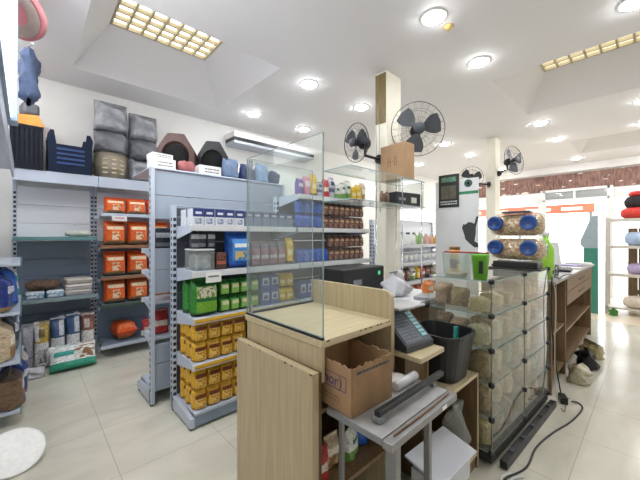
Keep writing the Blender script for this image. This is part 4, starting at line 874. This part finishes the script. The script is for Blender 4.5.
def treat(name, a, b, c_):
    if name in MATS: return MATS[name]
    m, nt, bs = principled(name); bs.inputs['Roughness'].default_value = .22; bs.inputs['Coat Weight'].default_value = .6
    tc = nt.nodes.new('ShaderNodeTexCoord'); vo = nt.nodes.new('ShaderNodeTexVoronoi'); vo.inputs['Scale'].default_value = 70; nt.links.new(tc.outputs['Object'], vo.inputs['Vector'])
    r = nt.nodes.new('ShaderNodeValToRGB'); r.color_ramp.interpolation = 'CONSTANT'; e = r.color_ramp.elements
    e[0].color = (*s2l(*a), 1); e[1].position = .4; e[1].color = (*s2l(*b), 1); q = e.new(.75); q.color = (*s2l(*c_), 1)
    sp = nt.nodes.new('ShaderNodeSeparateColor'); nt.links.new(vo.outputs['Color'], sp.inputs[0]); nt.links.new(sp.outputs[0], r.inputs[0]); nt.links.new(r.outputs[0], bs.inputs['Base Color'])
    bp = nt.nodes.new('ShaderNodeBump'); bp.inputs['Strength'].default_value = .9; bp.inputs['Distance'].default_value = .012
    cn = nt.nodes.new('ShaderNodeTexNoise'); cn.inputs['Scale'].default_value = 26; cn.inputs['Detail'].default_value = 5; cn.inputs['Distortion'].default_value = 1.5; nt.links.new(tc.outputs['Object'], cn.inputs['Vector']); nt.links.new(cn.outputs['Fac'], bp.inputs['Height']); nt.links.new(bp.outputs[0], bs.inputs['Normal'])
    MATS[name] = m; return m
CB = [treat('treat_cream', (170, 156, 113), (160, 144, 100), (181, 170, 131)), treat('treat_tan', (146, 121, 77), (158, 135, 90), (132, 107, 67)), treat('treat_white', (181, 176, 145), (170, 163, 131), (190, 186, 162)), treat('treat_pink', (167, 132, 101), (176, 147, 116), (156, 119, 91)), treat('treat_green', (107, 132, 91), (123, 142, 101), (91, 119, 85)), treat('treat_brown', (123, 95, 59), (109, 82, 50), (140, 112, 72))]
CN = ['cream', 'tan', 'whitish', 'pinkish', 'green', 'brown']
for li in range(5):
    for k in range(12):
        ci = [0, 1, 2, 0, 3, 1, 5, 0, 2, 4, 1, 0, 5][(li * 5 + k * 3) % 13]
        hh = [.155, .135, .175, .145][(k + li * 3) % 4] * (.62 if li == 4 and k < 6 else 1)
        x = CX0 + .068 + (k % 6) * .088 + (.578 if k >= 6 else 0)
        o = bag_mb(.083, .13, hh, 160 + li * 12 + k, .007, .80, 8, 10).build('treat_bag', CB[ci], None, (x, CY0 + .10 + .02 * (k % 2), LV[li] + .002), R.uniform(-.06, .06))
        tag(o, '%s treat bag in display case, %s level up, %s from bin end' % (CN[ci], ORD[li], ORD[k]), 'treat bag', 'treat bags in the glass display case')
    for k in range(2):
        ci = (li + k * 2 + (3 if li == 4 else 0)) % 6
        o = bag_mb(.10, .16, [.13, .15][k], 240 + li * 3 + k, .008, .78, 8, 10).build('treat_bag', CB[ci], None, (CX0 + .127, CY0 + .25 + .11 * k, LV[li] + .002), PI / 2); tag(o, '%s treat bag behind bin in case, %s level up, %s row back' % (CN[ci], ORD[li], ORD[k]), 'treat bag', 'treat bags in the glass display case')
# things on the case
ZK = CH + .0015
yj = []
for k in range(2):
    q = thing('treat_tub', 'amber yellow treat tub beside clear container, %s of its stack' % ('bottom', 'top')[k], 'tub', (2.285, 1.0, ZK + k * .0985)); MB().lathe([(0, 0), (.034, 0), (.036, .075), (0, .075)], 18).build('tub_body', mat('tub_amber', s2l(216, 162, 50), .3, noise=.15, scale=40), q); MB().lathe([(0, .0755), (.037, .0755), (.037, .097), (0, .097)], 18).build('lid', mat('lid_brown', s2l(110, 66, 40), .4, noise=0), q)
t = thing('clear_container', 'clear plastic container standing on the glass case', 'container', (2.15, .925, ZK)); 
tub_mb([(.13, .15, 0), (.15, .17, .15), (.155, .175, .152), (.155, .175, .158), (.145, .165, .158), (.125, .145, .004)]).build('container_wall', PLASTC, t); MB().box(-.05, .05, -.06, .06, .0045, .03, .01).build('contents', CB[1], t)
MB().box(-.0788, -.0775, -.03, .01, .06, .12).build('grey_sticker', MGREY, t)
t = thing('green_cup', 'bright green plastic cup standing on glass case corner', 'cup', (2.125, .765, ZK)); m = MB().lathe([(0, 0), (.040, 0), (.052, .145), (.055, .15), (.052, .156), (.047, .15), (.037, .006), (0, .006)], 22); m.build('cup_wall', mat('lime_plastic', s2l(96, 170, 40), .3, noise=.08), t)
MB().box(-.0455, -.042, -.012, .012, .04, .12, .001).build('dark_stripe', BLACK, t).rotation_euler = (0, -.08, .4)
tag(MB().cyl((2.12, 1.0, ZK + .1645), (2.135, .715, ZK + .1645), .006, .006, 8).build('red_rod', mat('red_stick', s2l(150, 44, 48), .4, noise=.05)), 'thin dark red rod laid across clear container and green cup', 'rod')
t = thing('jar_stand', 'low black stand carrying the stacked treat jars', 'stand', (2.99, .785, ZK)); MB().box(-.11, .11, -.19, .19, 0, .012, .003).build('stand_base', BLACK, t); MB().box(-.09, .09, -.16, .16, .0125, .065, .006).build('stand_riser', BLACK, t)
JB = treat('jar_amber', (196, 160, 104), (166, 122, 74), (220, 196, 150)); CAPB = mat('blue_cap', s2l(34, 74, 140), .35, noise=.05); JP = glass_mat('jar_plastic', (.95, .93, .88), .16, 1.2)
def jar(loc, rz, label):
    t = thing('treat_jar', label, 'jar', loc, rz, 'stacked treat jars')
    M = Matrix.Rotation(-PI / 2, 4, 'X')
    MB().lathe([(0, -.205), (.055, -.205), (.082, -.185), (.099, -.14), (.0985, -.06), (.092, -.05), (.092, .05), (.0985, .06), (.099, .14), (.082, .185), (.055, .205), (0, .205)], 28, (0, 0, 0), 0, M).build('jar_body', JP, t)
    MB().lathe([(0, -.190), (.05, -.188), (.075, -.172), (.088, -.13), (.088, .13), (.075, .172), (.05, .188), (0, .190)], 24, (0, 0, 0), 0, M).build('treats', JB, t)
    for s_ in (-1, 1):
        C = Matrix.Translation((-.092, s_ * .125, .015)) @ Matrix.Rotation(-PI / 2, 4, 'Y')
        cp_ = MB().lathe([(0, .0), (.046, .0), (.058, .004), (.060, .008), (.060, .034), (.056, .040), (.042, .041), (.040, .036), (0, .036)], 28, (0, 0, 0), 0, C).build('screw_cap', CAPB, t)
        MB().box(-.132, -.1285, s_ * .125 - .044, s_ * .125 + .044, .008, .022, .002).build('cap_grip', mat('cap_dark', s2l(20, 50, 120), .4, noise=0), cp_)
    return t
JZ = ZK + .0655 + .099
jar((2.99, .785, JZ), -.12, 'lower treat jar with two blue caps on the black stand'); jar((2.99, .785, JZ + .199), -.12, 'upper treat jar with two blue caps under the dark lid')
tag(MB().box(-.09, .09, -.10, .10, 0, .014, .004).build('black_lid', DGREY, None, (2.99, .785, JZ + .199 + .0995), .1), 'flat dark lid lying across the upper treat jar', 'lid')
# white display stand with cat silhouette, dark poster
t = thing('display_stand', 'tall white card display with black cat silhouette behind glass case', 'display board', (3.30, 1.205, 0))
WB = mat('board_white', s2l(222, 224, 226), .4, noise=.015)
MB().box(0, .012, 0, .45, 0.02, 1.99, .003).build('board', WB, t); MB().box(-.10, .10, .02, .43, 0, .0195, .003).build('foot_plate', WB, t)
MB().box(-.0012, -.0002, .0, .20, 1.83, 1.86).build('green_stripe', mat('green_print', s2l(30, 130, 84), .5, noise=.05), t)
ML = Matrix.Translation((-.0014, .10, 1.94)) @ Matrix.Rotation(PI / 2, 4, 'Y')
lg = MB().lathe([(.030, 0), (.040, 0), (.040, .001), (.030, .001)], 24, (0, 0, 0), 0, ML); lg.lathe([(0, 0), (.014, 0), (.014, .001), (0, .001)], 14, (0, 0, 0), 0, ML); lg.build('round_logo', mat('green_print_dark', s2l(50, 90, 80), .5, noise=0), t)
cat = [(.00, .47), (.015, .48), (.03, .40), (.05, .415), (.075, .42), (.10, .395), (.115, .40), (.125, .36), (.115, .32), (.105, .28), (.10, .24), (.07, .20), (.03, .155), (.0, .16), (.005, .20), (.03, .22), (.02, .30), (.02, .36)]
MB().prism([(y * 1.3, 1.285 + (z - .155) * .97) for y, z in cat], -.0022, -.0004, 0, YS).build('cat_silhouette', mat('silhouette_grey', s2l(58, 64, 62), .6, noise=.03), t)
t = thing('poster', 'dark poster with pale print pinned on the white display', 'poster', (3.296, 1.395, 1.705))
MB().box(-.005, 0, 0, .22, 0, .35, .001).build('poster_sheet', mat('poster_black', s2l(32, 36, 36), .35, noise=.06), t)
MB().box(-.0062, -.0052, .03, .19, .27, .32).build('title_print', mat('print_green', s2l(90, 130, 110), .5, noise=.5, scale=40), t); MB().box(-.0062, -.0052, .03, .19, .09, .23).build('picture_print', mat('print_olive', s2l(90, 86, 70), .5, noise=.3, scale=24), t)
pl = lines(MB(), 0, 2, .02, .20, .03, .025, .012, R); pl.v = [(y - .0054, x, z) for x, y, z in pl.v]; pl.build('text_print', mat('print_light', s2l(200, 204, 204), .5, noise=0), t)
# floor-side cable channel and adapter
t = thing('power_strip', 'long black power strip on floor along the glass case', 'power strip', (2.09, .622, 0), -.047); MB().box(0, 1.08, -.022, .022, 0, .05, .005).build('strip_body', BLACK, t)
for k in range(5): MB().box(.12 + .2 * k, .16 + .2 * k, -.014, .014, .0505, .060, .004).build('plug', DGREY, t)
tag(MB().box(-.05, .05, -.025, .025, 0, .06, .006).build('power_adapter', BLACK, None, (3.30, .53, .0005), .4), 'black power adapter block on floor at case corner', 'adapter')
def cable(pts, r, m, label, name='power_cable'):
    P = [Vector(p) for p in pts]; out = []
    for i in range(len(P) - 1):
        a, b, c_, d_ = P[max(0, i - 1)], P[i], P[i + 1], P[min(len(P) - 1, i + 2)]
        for k in range(7):
            s = k / 7; out.append(.5 * ((2 * b) + (c_ - a) * s + (2 * a - 5 * b + 4 * c_ - d_) * s * s + (3 * b - a - 3 * c_ + d_) * s ** 3))
    out.append(P[-1]); return tag(MB().tube(out, r, 6).build(name, m), label, 'cable')
def fz(u, v): q = at_z(u, v, 0); q.z = .006; return q
cable([(3.32, .475, .02), (3.36, .44, .01), (3.28, .40, .006), (3.0, .43, .006), (2.7, .50, .006), (2.45, .535, .006), (2.2, .53, .006), (2.02, .585, .006), (1.95, .57, .006)], .006, BLACK, 'black cable looping on floor beside the power strip')
cable([(3.335, .60, 1.10), (3.26, .60, 1.0), (3.235, .595, .7), (3.28, .585, .4), (3.305, .545, .068)], .005, BLACK, 'black cable hanging from drawer counter down to floor adapter')
cable([(3.235, .60, 1.12), (3.24, .57, .9), (3.235, .575, .5), (3.24, .57, .12), (3.25, .55, .01)], .004, MATS['cord_grey'], 'pale cable hanging down the corner of glass case')
cable([(3.40, .50, .012), fz(566, 402), fz(565, 412), fz(561, 409)], .003, MATS['worn_copper'], 'thin brown cable looping round the floor adapter')
cable([(2.10, .52, .012), (2.02, .56, .012), (1.96, .53, .012), (1.90, .56, .012), (1.98, .60, .02), (2.06, .575, .02)], .006, MATS['lid_white'], 'white cable coiled on floor at near foot of glass case')

# the case stands turned a little off the counter line
bpy.context.view_layer.update()
PV = Vector((CX0, .635, 0)); RT = Matrix.Translation(PV + Vector((-.003, .034, 0))) @ Matrix.Rotation(-.047, 4, 'Z') @ Matrix.Translation(-PV)
for o in [o for o in bpy.data.objects if o.parent is None and o.name.split('.')[0] in ('display_case', 'treat_bag')]:
    o.location = RT @ o.location; o.rotation_euler.z -= .047

# ------------------------------------------------------------------ DRAWER COUNTER beyond the case
QX0, QX1, QY = 3.36, 5.85, .62
t = thing('drawer_counter', 'brown wooden drawer counter beyond the glass case', 'counter', (QX0, QY, 0)); L = QX1 - QX0
MB().box(0, L + .1, -.03, .60, .975, 1.0, .003).build('worktop', mat('worktop_grey', s2l(150, 148, 144), .3, noise=.05), t)
MB().box(0, .03, 0, .58, 0, .974).build('side_panel', WOODD, t); MB().box(L - .03, L, 0, .58, 0, .974).build('side_panel', WOODD, t); MB().box(.62, .65, 0, .58, 0, .974).build('divider', WOODD, t); MB().box(.0305, L - .031, .56, .58, 0, .974).build('back_panel', WOODD, t)
for z in (.10, .5): MB().box(.031, .619, .01, .559, z, z + .02).build('shelf', WOODD, t)
for z in (.08, .40): MB().box(.651, L - .031, .01, .559, z, z + .02).build('shelf', WOODD, t)
MB().box(.25, .27, .01, .559, .521, .974).build('divider', WOODD, t)
for k, z in enumerate((.83, .69)):
    dr = MB().box(.655, L - .034, -.012, .30, z, z + .13, .003).build('drawer', WOODD, t); MB().box(1.35, 1.75, -.022, -.0125, z + .06, z + .075, .003).build('handle', DGREY, dr)
for i, (x, h_, c_) in enumerate(((3.50, .22, BGE), (3.72, .2, DKP))):
    b_ = bag(.16, .14, h_, c_, 'treat_sack', '%s sack on lower shelf of drawer counter, %s from the case' % (('beige', 'dark')[i], ORD[i]), 'sack', None, 250 + i); b_.location = (x, .80, .1215)
o = bag_mb(.18, .16, .26, 253, .03, .5).build('soft_bag', CB[1], None, (3.49, .80, .5215)); tag(o, 'tan crumpled bag in the open drawer counter shelf', 'bag')
for i, (x, m_, lb) in enumerate(((3.9, CB[2], 'whitish'), (4.4, BLACK, 'black'), (4.8, CB[0], 'cream'))):
    o = bag_mb(.26, .16, .17, 256 + i, .03, .45).build('soft_bag', m_, None, (x, .50, .002), .3 * i); tag(o, '%s crumpled bag on floor in front of drawer counter' % lb, 'bag')
ZD = 1.0015
t = thing('lime_bottle', 'lime green bottle on drawer counter beside the blue capped jars', 'bottle', (3.56, .70, ZD)); MB().lathe([(0, 0), (.06, 0), (.066, .02), (.066, .28), (.025, .36), (.025, .40), (0, .40)], 20).build('bottle_body', mat('lime_bottle', s2l(150, 206, 60), .3, noise=.08), t); MB().lathe([(0, .401), (.03, .401), (.03, .44), (0, .442)], 16).build('cap', MATS['lid_white'], t)
t = thing('monitor', 'tilted pale screen standing on the drawer counter', 'monitor', (4.25, .82, ZD), -1.0)
Mt = Matrix.Rotation(-.25, 4, 'X'); MB().box(-.14, .14, -.012, .012, .05, .34, .006, 0, Mt).build('screen_housing', mat('monitor_pale', s2l(206, 208, 212), .4, noise=.02), t); MB().box(-.02, .02, .0, .05, .012, .12, .003).build('stand', MGREY, t); MB().box(-.09, .09, -.06, .09, 0, .0115, .003).build('stand_base', MGREY, t)
t = thing('wire_basket', 'black wire basket on drawer counter behind the jars', 'basket', (3.86, .80, ZD)); m = MB()
for z in (.004, .05, .10): m.tube([(x, y, z) for x, y in rrect(.22, .26, .03)], .004, 5, 0, True)
m.build('rim_wires', BLACK, t); m = MB()
for x, y in rrect(.22, .26, .03, 4): m.tube([(x, y, .004), (x, y, .10)], .003, 5)
for k in range(7): y = -.11 + .22 * k / 6; m.tube([(-.108, y, .004), (.108, y, .004)], .003, 5)
m.build('side_wires', BLACK, t)
t = thing('keyboard', 'dark computer keyboard lying on the drawer counter', 'keyboard', (4.55, .72, ZD), .1); MB().box(-.2, .2, -.07, .07, 0, .018, .004).build('keyboard_case', BLACK, t); m = MB()
for i in range(14):
    for j in range(4): m.box(-.19 + .0275 * i, -.168 + .0275 * i, -.058 + .029 * j, -.036 + .029 * j, .0182, .024)
m.build('keys', DGREY, t)
for i, (x, y, r_) in enumerate(((4.95, .75, .3), (5.25, .8, -.2), (5.55, .72, .15))): tag(MB().box(-.1, .1, -.14, .14, 0, .01 + .012 * i, .002).build('paper_pad', MATS['paper_white'] if i != 1 else mat('paper_lilac', s2l(176, 170, 210), .6, noise=.1), None, (x, y, ZD), r_), '%s paper pad on drawer counter, %s past the keyboard' % (('white', 'lilac', 'thick white')[i], ORD[i]), 'paper')
cable([(4.1, .585, ZD + .002), (3.8, .60, ZD + .02), (3.6, .605, ZD + .006), (3.42, .59, ZD + .03), (3.30, .60, 1.05)], .006, BLACK, 'tangled black cable along the drawer counter edge')

# ------------------------------------------------------------------ FAR GONDOLA behind the pillar
gondola('gondola', 'far white gondola of bottles beyond the front pillar', 3.45, 5.15, 2.663, -1, 1.62, [(.50, .40), (.78, .40), (1.04, .40), (1.28, .36)], [(z, z + .205, GONDP) for z in (.12, .325, .53, .735, .94, 1.145)] + [(1.35, 1.61, GONDP)], None)
t = thing('header_light', 'lit white header panel on top of the far gondola', 'lightbox', (3.5, 2.60, 1.628)); MB().box(0, 1.6, -.02, .02, 0, .20, .004).build('header_frame', STEELW, t); MB().box(.01, 1.59, -.024, -.0205, .01, .19).build('lit_face', mat('header_lit', (1, 1, 1), .5, noise=0, emit=(1, 1, 1), es=1.1), t)
def bottle(m, capm, r, h):
    t = thing('shampoo_bottle', None, 'bottle', (0, 0, 0)); MB().lathe([(0, 0), (r, 0), (r * 1.03, .01), (r * 1.03, h * .66), (r * .4, h * .8), (r * .36, h * .84), (0, h * .84)], 14).build('bottle_body', m, t); MB().lathe([(0, h * .841), (r * .5, h * .841), (r * .45, h), (0, h)], 12).build('cap', capm, t); return t
BM = [mat('btl_white', s2l(226, 228, 226), .3, noise=.06), mat('btl_green', s2l(150, 184, 120), .3, noise=.1), mat('btl_amber', s2l(214, 160, 50), .3, noise=.1), mat('btl_pink', s2l(222, 176, 160), .3, noise=.1)]
protos = [bottle(BM[0], BLACK, .03, .17), bottle(BM[1], MATS['lid_white'], .03, .18), bottle(BM[2], mat('cap_brown', s2l(120, 70, 40), .4, noise=0), .042, .13), bottle(BM[3], MATS['lid_white'], .03, .16)]
us_ = [[], [], [], []]; nn = ['white', 'pale green', 'amber', 'pinkish']
for i in range(18):
    k = 0 if i < 7 else (1 if i < 10 else (3 if i < 13 else 2)); x = 3.53 + .085 * i
    place(protos[k], us_[k], (x, 2.36 + .02 * (i % 2), 1.281), 0, '%s bottle on far gondola upper shelf, %s from the pillar side' % (nn[k], ORD[i] if i < 16 else ('seventeenth', 'eighteenth')[i - 16]), 'bottles on the far gondola')
tb = thing('grooming_tub', None, 'tub', (0, 0, 0)); MB().lathe([(0, 0), (.045, 0), (.052, .10), (0, .10)], 16).build('tub_body', BM[0], tb); MB().lathe([(0, .1005), (.055, .1005), (.055, .118), (0, .12)], 16).build('lid', mat('lid_grey', s2l(180, 184, 190), .4, noise=0), tb); u = []
for i in range(12): place(tb, u, (3.56 + .125 * i, 2.36, 1.041), 0, 'white tub with grey lid on far gondola, %s from pillar side' % ORD[i], 'white tubs on the far gondola')
for i in range(11):
    m_, nm = ((BRN, 'brown'), (REDP, 'dark red'), (WHP, 'white and green'), (BRN, 'dark brown'), (YLP, 'yellow'))[(i * 2 + 1) % 5]
    b_ = bag(.12, .09, .17, m_, 'treat_pouch', '%s pouch on far gondola third shelf, %s from pillar side' % (nm, ORD[i]), 'pouch', 'pouches on the far gondola third shelf', 270 + i); b_.location = (3.58 + .135 * i, 2.36, .781)
for i in range(11):
    m_, nm = ((PUR, 'purple'), (PUR, 'violet'), (ORANGE, 'orange'), (BGE, 'beige'), (ORANGE, 'deep orange'))[i % 5]
    b_ = bag(.12, .09, .2, m_, 'treat_pouch', '%s pouch on far gondola low shelf, %s from pillar side' % (nm, ORD[i]), 'pouch', 'pouches on the far gondola low shelf', 290 + i); b_.location = (3.58 + .135 * i, 2.36, .501)

# ------------------------------------------------------------------ ENTRANCE: rack, green leaf
t = thing('metal_rack', 'white metal rack standing by the bright shop entrance', 'rack', (7.67, -.30, 0))
RM = mat('rack_white', s2l(204, 198, 188), .4, noise=.02)
for x, y in ((0, .92), (0, -.2), (.4, .92), (.4, -.2)): MB().box(x, x + .04, y - .04, y, 0, 1.74, .003).build('post', RM, t)
for z in (.10, .68, 1.18, 1.66):
    m = MB().box(.0, .44, -.24, .92, z, z + .03, .002) if z < .2 else MB().box(.002, .438, -.238, .918, z, z + .05, .002); m.build('shelf', RM, t)
t = thing('backpack', 'red and black pet bag on top of white metal rack', 'bag', (7.88, .22, 1.712), .2)
MB().lathe([(0, 0), (.15, 0), (.20, .03), (.215, .09), (.20, .15), (.15, .185), (0, .19)], 24).build('lower_bag', mat('red_fabric', s2l(206, 54, 44), .6, noise=.15), t)
MB().lathe([(0, .191), (.13, .191), (.16, .24), (.165, .31), (.13, .37), (.09, .39), (0, .395)], 22).build('upper_bag', mat('black_fabric', s2l(36, 30, 34), .8, noise=.2), t)
MB().lathe([(0, .396), (.09, .396), (.11, .43), (.08, .47), (.0, .485)], 18).build('red_flap', MATS['red_fabric'], t)
cushion((7.88, .20, 1.2315), .34, .36, .24, mat('blue_white_fabric', s2l(176, 196, 226), .7, noise=.3, scale=7), 'blue and white round cushion on second rack shelf by entrance', 0, 'round_cushion', 'cushion')
cushion((7.88, .18, .7315), .32, .34, .18, mat('lilac_fabric', s2l(186, 168, 206), .7, noise=.2, scale=7), 'lilac bag on the middle shelf of white rack', 0, 'soft_bag', 'bag')
cushion((7.86, .2, .1315), .34, .4, .2, mat('cream_fabric', s2l(218, 206, 190), .7, noise=.15, scale=7), 'cream bag on the lowest shelf of white rack', 0, 'soft_bag', 'bag')
t = thing('wooden_gate', 'brown upright plank panel behind the white rack', 'panel', (8.4, -.9, 0))
for k in range(9): MB().box(0, .03, .14 * k, .14 * k + .132, 0, 1.55, .003).build('plank', wood_mat('gate_wood', s2l(96, 78, 54), s2l(132, 110, 78)), t)
MB().box(.031, .06, 0, 1.25, .3, .38).build('rail', WOODD, t); MB().box(.031, .06, 0, 1.25, 1.2, 1.28).build('rail', WOODD, t)
t = thing('green_shutter', 'teal green door leaf with slanted grey top by the entrance', 'door leaf', (7.5, .70, 0))
MB().box(0, .05, 0, .20, 0, 1.18, .004).build('leaf_panel', mat('teal_door', s2l(58, 128, 112), .45, noise=.05), t)
MB().prism([(0, 1.181), (.20, 1.181), (.25, 1.24), (.24, 1.34), (.09, 1.76), (0, 1.78)], .005, .045, 0, YS).build('leaf_top', mat('grey_door', s2l(150, 164, 172), .45, noise=.05), t)
o = bag_mb(.12, .1, .12, 320, .03, .5).build('leafy_plant', mat('leaf_green', s2l(60, 120, 50), .6, noise=.4, scale=30), None, (7.56, .50, .002)); tag(o, 'small green plant on floor beside the white rack foot', 'plant')

# ------------------------------------------------------------------ WHITE ROUND TUB in the near corner
FW, RTV, UPV = Vector((CA, SA, 0)), Vector((SA, -CA, 0)), Vector((0, 0, 1))
e1 = (FW * math.cos(.39) + UPV * math.sin(.39)).normalized(); e2 = (RTV * math.cos(-.47) + UPV * math.sin(-.47)); e2 = (e2 - e1 * e2.dot(e1)).normalized(); nv = e2.cross(e1).normalized()
cw = FW * 1.905 - RTV * 1.860 + UPV * .104
t = thing('round_dish', 'white round dish with speckled lid leaning on floor by side shelving', 'dish', (cw.x, cw.y, 0))
TM = Matrix((( e1.x, e2.x, nv.x, 0), (e1.y, e2.y, nv.y, 0), (e1.z, e2.z, nv.z, cw.z), (0, 0, 0, 1)))
if nv.z < 0: TM = TM @ Matrix.Scale(-1, 4, (0, 0, 1))
MB().lathe([(0, -.05), (.07, -.048), (.11, -.034), (.135, -.018), (0, -.018)], 40, (0, 0, 0), 0, TM).build('dish_body', mat('tub_white', s2l(226, 224, 218), .4, noise=.03), t)
MB().lathe([(0, -.017), (.140, -.017), (.149, -.012), (.151, -.004), (.146, 0), (.135, -.002), (0, -.002)], 48, (0, 0, 0), 0, TM).build('lid', mat('lid_speckle', s2l(236, 236, 234), .3, noise=.06, scale=40), t)
mz = min((TM @ Vector(v.co)).z if False else v.co.z for o in t.children for v in o.data.vertices); t.location.z = -mz + .001

# ------------------------------------------------------------------ WORLD, CAMERA
w = bpy.data.worlds.new('sky'); sc.world = w; w.use_nodes = True
w.node_tree.nodes['Background'].inputs[0].default_value = (.95, .98, 1, 1); w.node_tree.nodes['Background'].inputs[1].default_value = 2.0
cam = bpy.data.cameras.new('camera'); co = bpy.data.objects.new('camera', cam); col.objects.link(co); sc.camera = co
co.location = (0, 0, HC); co.rotation_euler = (PI / 2, 0, -math.atan2(CA, SA)); cam.lens = F / 640 * 36; cam.sensor_width = 36; cam.shift_y = -4 / 640; cam.clip_start = .05; cam.clip_end = 100
sc.view_settings.view_transform = 'Standard'; sc.view_settings.look = 'None'; sc.view_settings.gamma = 1; sc.view_settings.exposure = 0.86
sc.view_settings.use_curve_mapping = False
sc.cycles.use_denoising = True; sc.cycles.max_bounces = 12; sc.cycles.transparent_max_bounces = 24; sc.cycles.diffuse_bounces = 6; sc.cycles.sample_clamp_indirect = 6
